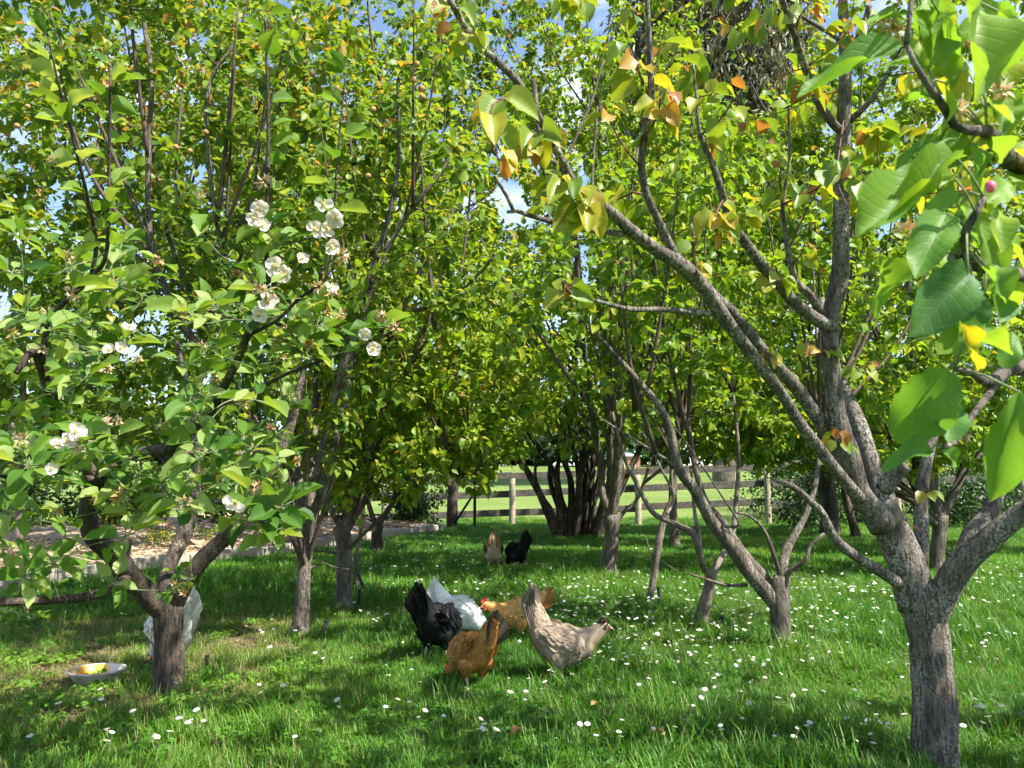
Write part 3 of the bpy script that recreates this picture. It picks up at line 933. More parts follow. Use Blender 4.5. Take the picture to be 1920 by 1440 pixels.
# ================================================================== orchard trees
# ------------------------------------------------------------------ back rows
def orchard_tree(name, u, v, label, bark, crowns, n_t, leaves, mat, seed, trunk_px, limbs, ln=(.045, .07), asp=.33, tint=(.5, .2), tipred=.1,
                 singles=0, droop=.4, thick=1.0, jit=.04, top=None, group='orchard trees', shape='plum', twig='twig', topz=2.2, trunk_sides=12, zc=1.05, extra=None, shoots=16):
    b = ground(u, v)
    t = Tree(name, b - (0, 0, .03), label, bark, group, 'tree', seed)
    Y = b[1]
    tp = [at(p[0], p[1], Y + (p[2] if len(p) > 2 else 0)) for p in trunk_px[0]]
    tp[0] = b - (0, 0, .03)
    w = np.interp(np.linspace(0, 1, len(tp)), np.linspace(0, 1, len(trunk_px[1])), trunk_px[1])
    t.limb(tp, [wi / 2 * Y / F for wi in w], 'trunk', trunk_sides, .06, .42, grow=False)
    for (pts, wd) in limbs:
        t.px([(p[0], p[1], Y + (p[2] if len(p) > 2 else 0)) for p in pts], wd, 'branch', sides=8)
    if not limbs:
        t.nodes.extend(tp[1:]); t.noder.extend([.03] * (len(tp) - 1))
    if extra:
        for (d, pts, rr) in extra:
            t.limb(pts, rr, 'branch', 8, .05)
    # upright shoots rising through the crown
    N0 = np.array(t.nodes); top_ = max(c[2] + rad[2] for (c, rad, f) in crowns)
    for k in range(shoots):
        c, rad, f = crowns[int(t.r.integers(0, len(crowns)))]
        e = ell(t.r, 1, c, rad, .3)[0]; e[2] = max(e[2], c[2] + rad[2] * t.r.uniform(.0, .9))
        st = N0[int(np.argmin(((N0 - (e - (0, 0, 1.3))) ** 2).sum(1)))]
        if np.linalg.norm(e - st) < .3: continue
        md_ = (st + e) / 2 + t.r.normal(0, .08, 3); md_[:2] = st[:2] * .35 + e[:2] * .65
        r0_ = t.r.uniform(.010, .019) * (Y / 6) ** .5
        PP, RR = smooth_path([st, md_, e], [r0_, r0_ * .7, r0_ * .25], .12)
        V, Q, T = tube(PP, RR, 5, .04); t.twigs.add(V, Q, T)
        t.nodes.extend(PP); t.noder.extend(RR)
    tg = np.vstack([ell(t.r, int(n_t * f), c, rad, .35, zc) for (c, rad, f) in crowns])
    tg = visible_targets(tg, t.r)
    t.grow(tg, leaves=leaves, ln=ln, asp=asp, droop=droop, tint=tint, tipred=tipred, thick=thick, jit=jit, topz=topz, sides=3 if Y > 9 else 4)
    t.finish(mat, shape, singles, 'mid' if Y < 8 else 'low', twig)
    return t


def arms(b, n, h0, h1, rad, r, r0=.04):
    """a vase of rising limbs for a tree whose own limbs are hidden"""
    out = []
    for k in range(n):
        a = k * 2 * math.pi / n + r.uniform(-.3, .3)
        e = np.array((math.cos(a) * rad * r.uniform(.7, 1.1), math.sin(a) * rad * r.uniform(.7, 1.1), r.uniform(h1 * .8, h1 * 1.1)))
        p0 = np.array((b[0], b[1], h0))
        p1 = p0 + np.array((e[0] * .45, e[1] * .45, (e[2] - h0) * .4)) + r.normal(0, .08, 3)
        p2 = np.array((b[0] + e[0], b[1] + e[1], e[2]))
        out.append((0, [p0, p1, p2], [r0, r0 * .7, r0 * .25]))
    return out


rs = np.random.default_rng(5)
# left row, behind the apple tree
b = ground(560, 1200)
orchard_tree('plum_tree', 560, 1200, 'slender grey trunk with sunlit lower right side and dense crown, right of the apple tree', 'bark_grey',
             [((-2.3, 5.6, 3.3), (1.7, 1.2, 2.3), .72), ((-3.2, 5.6, 4.0), (1.3, 1.0, 1.2), .3), ((-1.2, 5.9, 2.7), (1.1, 1.0, 1.5), .5), ((-3.3, 6.0, 2.2), (1.3, .9, 1.3), .45), ((-1.55, 5.1, 1.4), (.6, .4, .5), .1), ((-2.1, 4.75, 3.0), (1.5, .35, 1.7), .22), ((-.8, 4.7, 3.1), (.8, .7, 1.0), .12)], 370, 28, 'leaf_plum', 11,
             ([(560, 1200), (566, 1144), (570, 1069), (574, 1012), (585, 950)], [36, 27, 25, 30, 26]),
             [([(576, 1005, 0), (560, 900, .1), (545, 780, .2), (520, 600, .4), (500, 400, .5), (470, 150, .5)], (24, 6)),
              ([(580, 980, 0), (610, 900, -.1), (640, 780, 0), (690, 560, .2), (760, 380, .4), (800, 300, .5)], (20, 5)),
              ([(578, 990, 0), (520, 860, .3), (400, 650, .5), (300, 380, .7), (280, 100, .8)], (22, 5)),
              ([(580, 1000, 0), (590, 800, .6), (600, 500, 1.0), (620, 200, 1.0)], (20, 5)),
              ([(560, 900, .1), (450, 760, -.2), (340, 600, -.5), (285, 460, -.6), (278, 300, -.65), (284, 150, -.65), (270, 40, -.6), (262, -90, -.6)], (19, 8)),
              ([(500, 700, -.2), (420, 480, -.6), (388, 260, -.7), (396, 150, -.7), (440, 80, -.7), (462, 10, -.7), (475, -80, -.7)], (12, 4)),
              ([(420, 480, -.6), (345, 430, -.65), (330, 330, -.7), (342, 170, -.7)], (9, 5)),
              ([(590, 900, -.1), (640, 700, -.3), (676, 571, -.4), (707, 478, -.45), (735, 379, -.5), (748, 280, -.5), (745, 150, -.5)], (17, 6)),
              ([(650, 680, -.3), (690, 560, -.45), (741, 440, -.5), (790, 370, -.55), (834, 312, -.55), (855, 240, -.55)], (13, 6)),
              ([(571, 1068, 0), (590, 1062, .05), (605, 1055, .1), (625, 1063, .12), (655, 1068, .15)], (6, 2))],
             (.042, .098), .35, (.52, .17), .3, 300, thick=1.3, topz=3.2, shoots=30, zc=.85)
PT = bpy.data.objects['plum_tree']
bm = bmesh.new(); bmesh.ops.create_uvsphere(bm, u_segments=10, v_segments=7, radius=.016)
for v_ in bm.verts: v_.co.z *= 1.08; v_.co.x *= 1 - .12 * (v_.co.y > 0) * abs(v_.co.y) / .016
fruit_me = bpy.data.meshes.new('fruit'); bm.to_mesh(fruit_me); bm.free()
fruit_me.materials.append(plain('young_fruit', (0.38, 0.17, 0.085), .7, .3, 60, .2, .05, (0.27, 0.20, 0.06)))
for p_ in fruit_me.polygons: p_.use_smooth = True
for (u, v) in [(780, 90), (782, 120), (775, 150), (790, 166), (792, 182), (700, 205), (645, 172), (330, 276), (356, 283), (32, 236), (545, 155), (632, 166), (585, 138), (386, 248), (52, 200), (470, 300), (690, 330)]:
    o = obj('fruit', fruit_me, PT); o.location = Vector(at(u, v, 4.45)) - PT.location; s_ = rng.uniform(.9, 1.25); o.scale = (s_, s_, s_); o.rotation_euler = (rng.uniform(0, 3), rng.uniform(0, 3), 0)
orchard_tree('pear_tree', 645, 1145, 'stout grey trunk with low yellow green crown between slim curved trunk and thin sapling', 'bark_grey',
             [((-1.0, 7.1, 3.0), (1.3, 1.3, 2.3), .7), ((-.6, 6.7, 1.9), (1.1, .9, .9), .45), ((-1.7, 7.4, 4.5), (1.7, 1.3, 1.9), .45), ((-.9, 6.3, 1.35), (.95, .6, .6), .3), ((-.8, 5.8, 2.6), (.9, .3, 1.3), .14), ((-.5, 6.4, 1.6), (.6, .5, .55), .2)], 350, 28, 'leaf_bright', 12,
             ([(645, 1145), (645, 1090), (646, 1030), (640, 985)], [32, 28, 28, 34]),
             [([(640, 985, 0), (620, 950, 0), (600, 900, .1), (590, 800, .3), (600, 600, .5)], (20, 6)),
              ([(648, 1000, 0), (690, 930, 0), (740, 870, -.1), (800, 870, -.2), (890, 905, -.3)], (15, 4)),
              ([(648, 990, 0), (700, 850, .1), (760, 700, .3), (830, 520, .4), (860, 300, .5)], (18, 5)),
              ([(645, 990, 0), (670, 800, .3), (700, 500, .7), (720, 200, .9)], (18, 5)),
              ([(670, 760, -.3), (727, 597, -.8), (790, 580, -.9), (850, 556, -.95), (905, 506, -1.0), (926, 478, -1.0)], (12, 4)),
              ([(727, 640, -.7), (775, 535, -.9), (800, 470, -.95), (845, 415, -1.0), (868, 385, -1.0)], (9, 4)),
              ([(690, 800, -.2), (760, 700, -.7), (800, 640, -.9), (870, 560, -.95)], (10, 4)),
              ([(641, 1040, 0), (615, 1035, .05), (590, 1032, .1)], (9, 3))],
             (.042, .10), .35, (.6, .17), .08, 300, thick=1.2, topz=1.0, shoots=26, zc=.75)
orchard_tree('young_tree', 670, 1105, 'thin brown sapling stem just behind the stout grey trunk', 'bark_grey', [((-1.4, 8.3, 2.2), (.5, .5, .8), 1)], 50, 24, 'leaf_bright', 13,
             ([(668, 1105), (667, 1060), (672, 1025), (680, 960), (690, 850)], [11, 10, 9, 7, 4]), [], tint=(.5, .2))
orchard_tree('old_plum_tree', 708, 1035, 'forked dark trunk farther back beyond the left trunks', 'bark_dark', [((-2.0, 12.5, 3.2), (1.8, 1.6, 2.4), 1), ((-.9, 12.2, 2.6), (1.2, 1.2, 1.8), .4)], 360, 30, 'leaf_plum', 14,
             ([(708, 1036), (706, 1000), (708, 985)], [22, 20, 22]),
             [([(708, 985), (725, 960), (740, 930), (745, 850), (750, 700)], (14, 6)), ([(706, 990), (690, 940), (670, 850), (650, 700)], (12, 5))], (.08, .12), .35, (.45, .17), .1)
orchard_tree('tall_plum_tree', 35, 1062, 'young pale pinkish trunk at the far left edge', 'bark_pale', [((-5.2, 10.0, 4.8), (2.2, 1.6, 3.4), 1), ((-5.8, 10, 6.6), (2.2, 1.4, 1.6), .4), ((-3.6, 10.5, 4.6), (1.7, 1.4, 2.4), .6), ((-6.0, 10, 2.8), (1.8, 1.3, 1.6), .6)], 440, 30, 'leaf_plum', 15,
             ([(34, 1062), (36, 1000), (35, 930), (40, 860)], [17, 15, 14, 13]), [], (.075, .115), .35, (.47, .17), .22, shoots=26, extra=arms(ground(34, 1062), 5, 1.4, 5.2, 1.7, rs, .05), topz=4.5)
b = np.array((-3.3, 13.5, 0))
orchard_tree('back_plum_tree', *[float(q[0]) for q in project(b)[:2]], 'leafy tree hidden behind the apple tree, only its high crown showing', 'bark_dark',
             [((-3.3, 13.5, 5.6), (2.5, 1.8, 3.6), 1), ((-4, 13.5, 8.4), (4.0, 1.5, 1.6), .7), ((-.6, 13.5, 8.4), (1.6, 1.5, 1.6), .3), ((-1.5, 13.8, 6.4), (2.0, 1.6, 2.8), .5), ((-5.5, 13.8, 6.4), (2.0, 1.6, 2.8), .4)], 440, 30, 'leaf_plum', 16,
             ([(587, 1025), (590, 960), (590, 880)], [20, 18, 16]), [], (.09, .13), .35, (.48, .18), .18, shoots=26, extra=arms(b, 6, 1.2, 6.5, 2.0, rs, .06), topz=5.5)

# right row
orchard_tree('spreading_plum_tree', 1462, 1224, 'dark furrowed trunk leaning double limbs to the left, left of the lichen covered trunk', 'bark_grey',
             [((.9, 5.2, 2.4), (.9, .9, 1.0), .5), ((1.8, 5.4, 2.7), (1.0, .9, 1.3), .6), ((.45, 5.0, 2.1), (.7, .7, .5), .2), ((2.6, 5.4, 2.3), (.8, .8, .9), .3)], 210, 20, 'leaf_bright', 21,
             ([(1462, 1224), (1464, 1180), (1462, 1130), (1466, 1080)], [42, 36, 38, 30]),
             [([(1462, 1140, 0), (1441, 1116, 0), (1407, 1075, -.05), (1370, 1022, -.1), (1336, 980, -.15), (1302, 918, -.2), (1273, 878, -.25), (1257, 813, -.3), (1237, 763, -.35), (1190, 707, -.4), (1160, 673, -.45), (1107, 613, -.5)], (36, 9)),
              ([(1460, 1120, 0), (1430, 1080, .1), (1392, 1036, .12), (1355, 980, .14), (1321, 935, .16), (1300, 860, .2), (1290, 780, .25)], (26, 8)),
              ([(1466, 1090, 0), (1468, 1060, .0), (1476, 1030, .05), (1490, 1003, .1), (1512, 962, .15), (1530, 900, .25), (1540, 800, .3)], (24, 8)),
              ([(1466, 1085, 0), (1482, 1070, -.05), (1509, 1050, -.1), (1520, 1024, -.1), (1545, 1000, -.1)], (13, 6)),
              ([(1462, 1075, 0), (1445, 1024, -.1), (1430, 990, -.1), (1404, 967, -.15), (1380, 962, -.2)], (10, 4)),
              ([(1400, 1097, 0), (1362, 1097, -.05), (1317, 1084, -.1), (1290, 1075, -.12)], (9, 3)),
              ([(1273, 878, -.25), (1230, 850, -.2), (1190, 825, -.15), (1150, 800, -.1), (1120, 780, -.1)], (9, 3)),
              ([(1340, 985, -.15), (1385, 985, -.2), (1360, 940, -.2), (1300, 850, -.25), (1265, 800, -.3)], (6, 2))],
             (.055, .085), .36, (.52, .17), .06, 300, thick=1.0)
orchard_tree('crooked_plum_tree', 1306, 1184, 'slim crooked pinkish grey trunk with a swollen curved base and a low arching branch', 'bark_pale',
             [((1.2, 6.1, 2.6), (.9, .7, 1.1), 1)], 90, 20, 'leaf_bright', 22,
             ([(1304, 1184), (1318, 1145), (1330, 1100), (1334, 1068)], [34, 24, 20, 24]),
             [([(1332, 1080, 0), (1316, 1057, 0), (1310, 1005, 0), (1302, 956, .05), (1296, 880, .1)], (12, 6)),
              ([(1334, 1075, 0), (1350, 1050, .1), (1372, 1010, .2), (1380, 940, .3), (1385, 850, .4), (1375, 740, .5)], (15, 6)),
              ([(1318, 1060, 0), (1300, 1002, -.1), (1277, 988, -.1), (1250, 976, -.1), (1225, 962, -.1), (1205, 930, -.1), (1190, 900, -.1), (1173, 865, -.1), (1160, 820, -.1), (1147, 770, -.1)], (14, 6)),
              ([(1245, 975, -.1), (1262, 930, 0), (1235, 870, 0), (1205, 810, 0), (1190, 770, 0)], (7, 3))],
             (.055, .085), .36, (.52, .17), .05, 120, thick=.8)
orchard_tree('sapling', 1212, 1142, 'thin pale sapling stem standing by a dark stake in the daisies', 'bark_pale',
             [((1.25, 6.9, 2.3), (.6, .5, .7), 1)], 36, 20, 'leaf_bright', 23,
             ([(1211, 1142), (1221, 1108), (1229, 1065), (1236, 1012), (1246, 970), (1262, 930)], [13, 11, 12, 15, 12, 8]),
             [([(1262, 930), (1260, 880), (1275, 820), (1270, 740)], (7, 3)), ([(1226, 1045, 0), (1245, 1055, 0), (1268, 1070, 0)], (3, 1.5)), ([(1226, 1045, 0), (1218, 1030, 0), (1210, 1005, 0)], (3, 1.5))],
             (.045, .065), .35, (.5, .2), .05, thick=.8)
orchard_tree('middle_plum_tree', 1140, 1088, 'grey trunk with scarred bark and forked upright limbs in front of the dark clump', 'bark_grey',
             [((.75, 9.1, 3.7), (1.5, 1.3, 2.4), 1), ((1.9, 9.4, 3.2), (1.1, 1.1, 1.8), .5), ((.1, 8.9, 2.4), (.7, .8, 1.0), .25), ((2.0, 8.9, 1.9), (1.2, .8, .7), .25), ((1.2, 9.0, 5.9), (1.7, 1.2, 1.4), .45), ((1.0, 7.8, 3.2), (1.1, .3, 1.5), .14)], 380, 28, 'leaf_bright', 24,
             ([(1140, 1088), (1143, 1045), (1148, 1000), (1146, 965)], [38, 30, 26, 34]),
             [([(1146, 965), (1130, 930), (1125, 870), (1110, 780), (1080, 600, .2), (1060, 400, .2)], (18, 6)), ([(1150, 965), (1160, 900), (1165, 840), (1185, 700), (1200, 450, -.1), (1205, 200, -.1)], (18, 5)),
              ([(1152, 985), (1170, 960), (1195, 935), (1215, 880), (1250, 750, .3), (1290, 500, .3)], (10, 4)), ([(1140, 960), (1150, 700, .5), (1130, 400, .6), (1120, 150, .6)], (14, 5)),
              ([(1144, 975), (1160, 800, -.6), (1168, 591, -1.1), (1168, 472, -1.15), (1180, 380, -1.15), (1200, 250, -1.15)], (15, 6)),
              ([(1146, 900), (1135, 700, -.7), (1124, 547, -1.1), (1128, 461, -1.15), (1110, 360, -1.15), (1120, 200, -1.15)], (14, 6)),
              ([(1130, 900), (1100, 700, -.6), (1086, 547, -1.1), (1083, 478, -1.15), (1060, 330, -1.2), (1018, 290, -1.2), (1010, 240, -1.2), (1000, 150, -1.2)], (12, 12)),
              ([(1083, 478, -1.15), (1059, 330, -1.2), (1075, 270, -1.2), (1110, 188, -1.2), (1130, 110, -1.2)], (9, 5)),
              ([(1150, 800, -.4), (1230, 600, -.9), (1290, 480, -1.0), (1320, 360, -1.0), (1330, 240, -1.0)], (11, 5))],
             (.05, .115), .37, (.57, .17), .16, 240, thick=1.3, droop=.75, topz=3.5, shoots=30)

b5 = ground(1085, 1008)
R5 = Tree('multi_stem_tree', b5 - (0, 0, .05), 'dark many stemmed clump with white blossom in front of the fence', 'bark_dark', 'orchard trees', 'tree', 25)
r = R5.r
for k in range(24):
    u0 = 1045 + 75 * (k + .5) / 24 + r.normal(0, 5)
    sp_ = (u0 - 1082) / 38
    d0 = r.uniform(-.35, .35)
    u1 = u0 + sp_ * 50 + r.normal(0, 20); u2 = u0 + sp_ * 105 + r.normal(0, 38)
    R5.px([(u0, 1014, b5[1] + d0), ((u0 + u1) / 2 - sp_ * 6, 960, b5[1] + d0 * 1.3), (u1, 890, b5[1] + d0 * 2), ((u1 + u2) / 2 + r.normal(0, 5), 810, b5[1] + d0 * 2.5), (u2, 730, b5[1] + d0 * 3), (u2 + sp_ * 40, 520 + r.uniform(-60, 120), b5[1] + d0 * 4)],
          (r.uniform(9, 20), 3), 'stem', sides=7)
R5.px([(1038, 998, b5[1] - .6), (1034, 960, b5[1] - .6), (1010, 925, b5[1] - .6), (985, 880, b5[1] - .7), (965, 830, b5[1] - .8), (945, 780, b5[1] - .9)], (15, 5), 'stem', sides=7)
tg = np.vstack((ell(r, 420, (1.2, 16, 4.6), (2.8, 2, 3.4), .3, 1.6), ell(r, 120, (-.3, 15.5, 3.0), (1.4, 1.2, 1.5), .3, 1.3)))
R5.grow(visible_targets(tg, r), leaves=30, ln=(.085, .13), asp=.35, tint=(.45, .18), jit=.1)
R5.finish('leaf_plum', 'plum', 0)
m_petal = plain('petal_white', (0.85, 0.84, 0.78), .6, .05, 20, .2, 0)
bl = Soup()
for (u, v, n) in [(1002, 800, 60), (995, 780, 40), (1010, 822, 50), (1035, 780, 22), (1062, 700, 20), (1100, 668, 16), (960, 742, 14), (1120, 790, 14), (1050, 740, 16), (945, 700, 10), (1035, 845, 22)]:
    for j in range(n):
        p = at(u + r.normal(0, 12), v + r.normal(0, 12), b5[1] - .9 + r.normal(0, .2))
        m_ = 5; an = np.arange(m_) * 2 * math.pi / m_
        nrm = norm(r.normal(0, .6, 3) + (0.2, -.6, .5)); e1 = norm(np.cross(nrm, (0, 0, 1.0))); e2 = np.cross(nrm, e1)
        ax = np.cos(an)[:, None] * e1 + np.sin(an)[:, None] * e2 + nrm * .3
        V, T, ti = leaf_arrays(dict(pos=np.repeat(p[None], m_, 0), ax=ax, nr=np.repeat(nrm[None], m_, 0), ln=np.full(m_, .03), wd=np.full(m_, .013), tint=np.ones(m_)), leaf_low())
        bl.add(V, None, T, ti)
obj('blossom', bl.mesh('blossom', m_petal, R5.base), R5.root, kind='stuff')

orchard_tree('right_plum_tree', 1757, 1078, 'grey trunk behind the right fork, partly hidden by the lichen covered limb', 'bark_grey',
             [((4.6, 9.2, 3.6), (1.9, 1.5, 2.5), 1), ((2.9, 9.6, 3.6), (1.3, 1.2, 2.4), .5), ((3.9, 8.8, 1.8), (1.6, .9, .7), .45), ((4.4, 9.2, 6.0), (2.2, 1.3, 1.4), .5), ((2.8, 8.9, 1.7), (1.2, .8, .6), .25)], 460, 30, 'leaf_bright', 31,
             ([(1757, 1078), (1757, 1040), (1762, 1000), (1764, 965)], [26, 23, 26, 28]),
             [([(1762, 970), (1785, 930), (1802, 890), (1806, 840), (1822, 797), (1848, 740), (1895, 680)], (20, 10)), ([(1764, 975), (1745, 900), (1735, 800), (1715, 700), (1705, 560, .2), (1700, 300, .3)], (22, 8)),
              ([(1764, 970), (1755, 880), (1790, 760, .3), (1760, 560, .4), (1800, 300, .5)], (15, 6)), ([(1755, 985), (1727, 950, -.3), (1728, 880, -.4), (1690, 760, -.4), (1640, 600, -.3), (1600, 400, -.2)], (15, 5)),
              ([(1762, 975), (1710, 820, .8), (1640, 600, 1), (1620, 350, 1)], (14, 5))],
             (.05, .115), .37, (.57, .17), .12, 240, thick=1.3, droop=.75, topz=3.5, shoots=30)
b = ground(1556, 1006)
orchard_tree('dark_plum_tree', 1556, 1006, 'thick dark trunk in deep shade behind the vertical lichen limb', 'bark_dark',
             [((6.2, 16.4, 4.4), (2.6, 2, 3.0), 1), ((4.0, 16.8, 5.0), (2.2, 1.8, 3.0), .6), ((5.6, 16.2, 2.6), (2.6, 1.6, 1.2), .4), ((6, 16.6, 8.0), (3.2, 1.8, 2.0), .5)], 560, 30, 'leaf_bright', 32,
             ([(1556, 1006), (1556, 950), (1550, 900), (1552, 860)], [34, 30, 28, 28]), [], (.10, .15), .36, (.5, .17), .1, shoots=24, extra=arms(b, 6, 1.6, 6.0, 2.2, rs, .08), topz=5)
b = ground(1608, 1012)
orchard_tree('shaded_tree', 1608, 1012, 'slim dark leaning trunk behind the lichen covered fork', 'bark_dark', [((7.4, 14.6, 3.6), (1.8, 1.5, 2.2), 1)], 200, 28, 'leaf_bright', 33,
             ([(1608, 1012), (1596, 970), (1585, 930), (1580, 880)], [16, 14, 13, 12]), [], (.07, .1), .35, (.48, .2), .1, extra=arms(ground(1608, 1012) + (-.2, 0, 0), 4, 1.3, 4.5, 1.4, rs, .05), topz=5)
b = np.array((8.9, 12.0, 0))
orchard_tree('edge_plum_tree', *[float(q[0]) for q in project(b)[:2]], 'leafy orchard tree whose crown fills the right edge behind the big leaves', 'bark_grey',
             [((8.2, 12, 4.5), (2.2, 1.6, 3.4), 1), ((6.8, 11.6, 4.4), (1.5, 1.3, 2.6), .6), ((6.6, 11.8, 2.2), (1.6, 1.2, 1.0), .4)], 420, 30, 'leaf_bright', 34,
             ([(2090, 1039), (2090, 960), (2085, 860)], [24, 20, 18]), [], (.08, .12), .36, (.52, .17), .1, shoots=20, extra=arms(b, 6, 1.3, 5.5, 2.0, rs, .06), topz=4.5)
b = np.array((2.6, 13.2, 0))
orchard_tree('lane_plum_tree', *[float(q[0]) for q in project(b)[:2]], 'tree behind the leaning double limbs, high crown against the gum tree', 'bark_grey',
             [((2.4, 13.4, 5.0), (1.8, 1.5, 3.2), 1), ((1.4, 13.4, 8.0), (1.8, 1.3, 1.6), .4), ((3.6, 13.6, 4.4), (1.3, 1.3, 2.6), .5), ((3.0, 13.4, 2.4), (1.8, 1.3, 1.1), .4)], 400, 30, 'leaf_bright', 35,
             ([(1260, 1028), (1262, 960), (1262, 880)], [18, 16, 14]), [], (.085, .125), .36, (.55, .17), .1, shoots=20, extra=arms(b, 6, 1.3, 6.0, 1.6, rs, .06), topz=5)

# ------------------------------------------------------------------ the apple tree in the left foreground
A = Tree('apple_tree', ground(318, 1302) - (0, 0, .04), 'old apple tree with dark forked trunk and white blossom in the left foreground', 'bark_dark', 'orchard trees', 'tree', 41)
AY = A.base[1]
A.px([(319, 1306, AY), (318, 1285, AY), (317, 1240, AY), (317, 1190, AY), (316, 1140, AY), (314, 1110, AY)], (78, 66, 58, 54, 58, 58), 'trunk', sides=20, rough=.07, flare=.12, grow=False, step=.03)
A.px([(310, 1145, AY), (285, 1123, AY - .05), (262, 1100, AY - .1), (240, 1078, AY - .2), (222, 1048, AY - .3), (200, 1028, AY - .4), (175, 1005, AY - .5), (165, 960, AY - .65), (175, 915, AY - .75), (182, 893, AY - .8)], (50, 34), sides=14)
A.px([(225, 1052, AY - .3), (232, 1030, AY - .28), (236, 1012, AY - .26)], (30, 24), sides=10, grow=False)
A.px([(180, 900, AY - .8), (205, 875, AY - .85), (233, 860, AY - .9), (283, 847, AY - 1.0), (320, 840, AY - 1.1), (353, 813, AY - 1.2), (393, 773, AY - 1.35), (417, 730, AY - 1.5), (443, 680, AY - 1.65), (463, 630, AY - 1.8), (480, 590, AY - 1.9), (500, 540, AY - 1.95), (500, 467, AY - 2.0), (503, 233, AY - 2.05), (497, 30, AY - 2.1)], (32, 30, 28, 27, 26, 24, 20, 18, 17, 16, 14, 12, 10, 8, 5), sides=12)
A.px([(180, 900, AY - .8), (140, 840, AY - .95), (110, 780, AY - 1.1), (93, 733, AY - 1.2), (77, 687, AY - 1.3), (60, 660, AY - 1.4), (30, 700, AY - 1.45)], (30, 26, 24, 22, 20, 16, 12), sides=12)
A.px([(77, 690, AY - 1.3), (95, 600, AY - 1.5), (170, 520, AY - 1.7), (200, 470, AY - 1.8), (205, 300, AY - 1.9), (207, 115, AY - 1.95)], (14, 5), sides=8)
A.px([(170, 520, AY - 1.7), (180, 460, AY - 1.75), (163, 367, AY - 1.9), (147, 300, AY - 2.0), (130, 233, AY - 2.05), (108, 150, AY - 2.1), (90, 70, AY - 2.15)], (10, 4), sides=8)
A.px([(316, 1120, AY), (311, 1080, AY + .05), (326, 1042, AY + .1), (341, 1012, AY + .15), (352, 985, AY + .2), (365, 920, AY + .3), (372, 850, AY + .35), (360, 760, AY + .4), (330, 640, AY + .4)], (44, 30, 30, 30, 28, 22, 20, 16, 10), sides=14)
A.px([(325, 1125, AY), (349, 1087, AY - .05), (375, 1054, AY - .05), (405, 1024, AY - .05), (435, 997, AY - .05), (457, 971, AY - .05), (490, 910, AY), (513, 873, AY), (533, 830, AY), (550, 780, AY + .05), (570, 690, AY + .1)], (50, 36, 36, 34, 32, 30, 28, 26, 24, 20, 12), sides=14)
A.px([(243, 1078, AY - .2), (222, 1096, AY - .35), (202, 1108, AY - .5), (161, 1119, AY - .65), (112, 1124, AY - .8), (56, 1127, AY - .95), (-20, 1131, AY - 1.1)], (20, 16), sides=12)
A.px([(513, 870, AY), (500, 848, AY - .1), (450, 851, AY - .2), (400, 850, AY - .3), (345, 848, AY - .4)], (16, 10), sides=8)
A.px([(300, 846, AY - 1.0), (325, 900, AY - 1.2), (345, 925, AY - 1.35), (400, 940, AY - 1.6), (440, 952, AY - 1.8), (500, 985, AY - 1.9)], (11, 5), sides=8)
A.px([(400, 765, AY - 1.35), (470, 735, AY - 1.6), (540, 700, AY - 1.75), (620, 670, AY - 1.9), (700, 640, AY - 2.0), (745, 615, AY - 2.05)], (10, 4), sides=8)
A.px([(463, 630, AY - 1.8), (520, 600, AY - 1.9), (560, 560, AY - 1.95), (612, 520, AY - 2.0), (625, 440, AY - 2.0), (632, 300, AY - 2.05), (648, 140, AY - 2.1)], (9, 4), sides=8)
A.px([(300, 560, AY - 1.5), (330, 575, AY - 1.55), (360, 578, AY - 1.6), (400, 585, AY - 1.65), (443, 600, AY - 1.7)], (7, 6), sides=8)
A.px([(180, 895, AY - .8), (120, 905, AY - 1.1), (60, 900, AY - 1.3), (-20, 890, AY - 1.5)], (14, 8), sides=8)
r = A.r


def rosette(tree, p, n, ln, tint, up=(0, -.25, .75), spread=1.0, asp=.29):
    """a spur: leaves spreading round a point"""
    r = tree.r
    upv = norm(np.array(up) + r.normal(0, .3, 3))
    e1 = norm(np.cross(upv, (1.0, .1, 0))); e2 = np.cross(upv, e1)
    an = r.uniform(0, 6.28) + np.arange(n) * 2.4
    ax = np.cos(an)[:, None] * e1 + np.sin(an)[:, None] * e2 + upv * r.uniform(.0, .9, n)[:, None] / spread
    ax[:, 2] -= .25
    nr = upv + r.normal(0, .3, (n, 3)) + np.array((.3, -.15, .3))
    l = r.uniform(ln[0], ln[1], n)
    pos = p + norm(ax) * r.uniform(.01, .035, n)[:, None]
    tree.L.append(dict(pos=pos, ax=ax, nr=nr, ln=l, wd=l * asp * r.uniform(.85, 1.2, n), tint=np.clip(r.normal(tint[0], tint[1], n), 0, .99)))
    sp = Soup()
    for q, a in zip(pos, ax):
        V, Q, T = tube(np.array([p, q]), np.array([.0016, .0012]), 4); tree.twigs.add(V, Q, T)


def shoot_leaves(tree, pts, ln, tint, gap=.05, asp=.27):
    """alternate leaves up a shoot given in photo pixels"""
    P, _ = smooth_path([at(*p) for p in pts], [1] * len(pts), gap)
    r = tree.r
    for i in range(len(P)):
        t = norm(P[min(i + 1, len(P) - 1)] - P[max(i - 1, 0)])
        for k in range(2 if r.random() < .55 else 1):
            a = r.uniform(0, 6.28)
            o = np.array((math.cos(a), .75 * math.sin(a), 0))
            ax = o + t * r.uniform(.1, .9) + (0, 0, -.12)
            l = r.uniform(*ln)
            tree.L.append(dict(pos=(P[i] + norm(o) * .012)[None], ax=ax[None], nr=(np.array((.3, -.25, .7)) + r.normal(0, .35, 3))[None], ln=np.array([l]), wd=np.array([l * asp * r.uniform(.8, 1.2)]), tint=np.clip(r.normal(tint[0], tint[1], 1), 0, .99)))


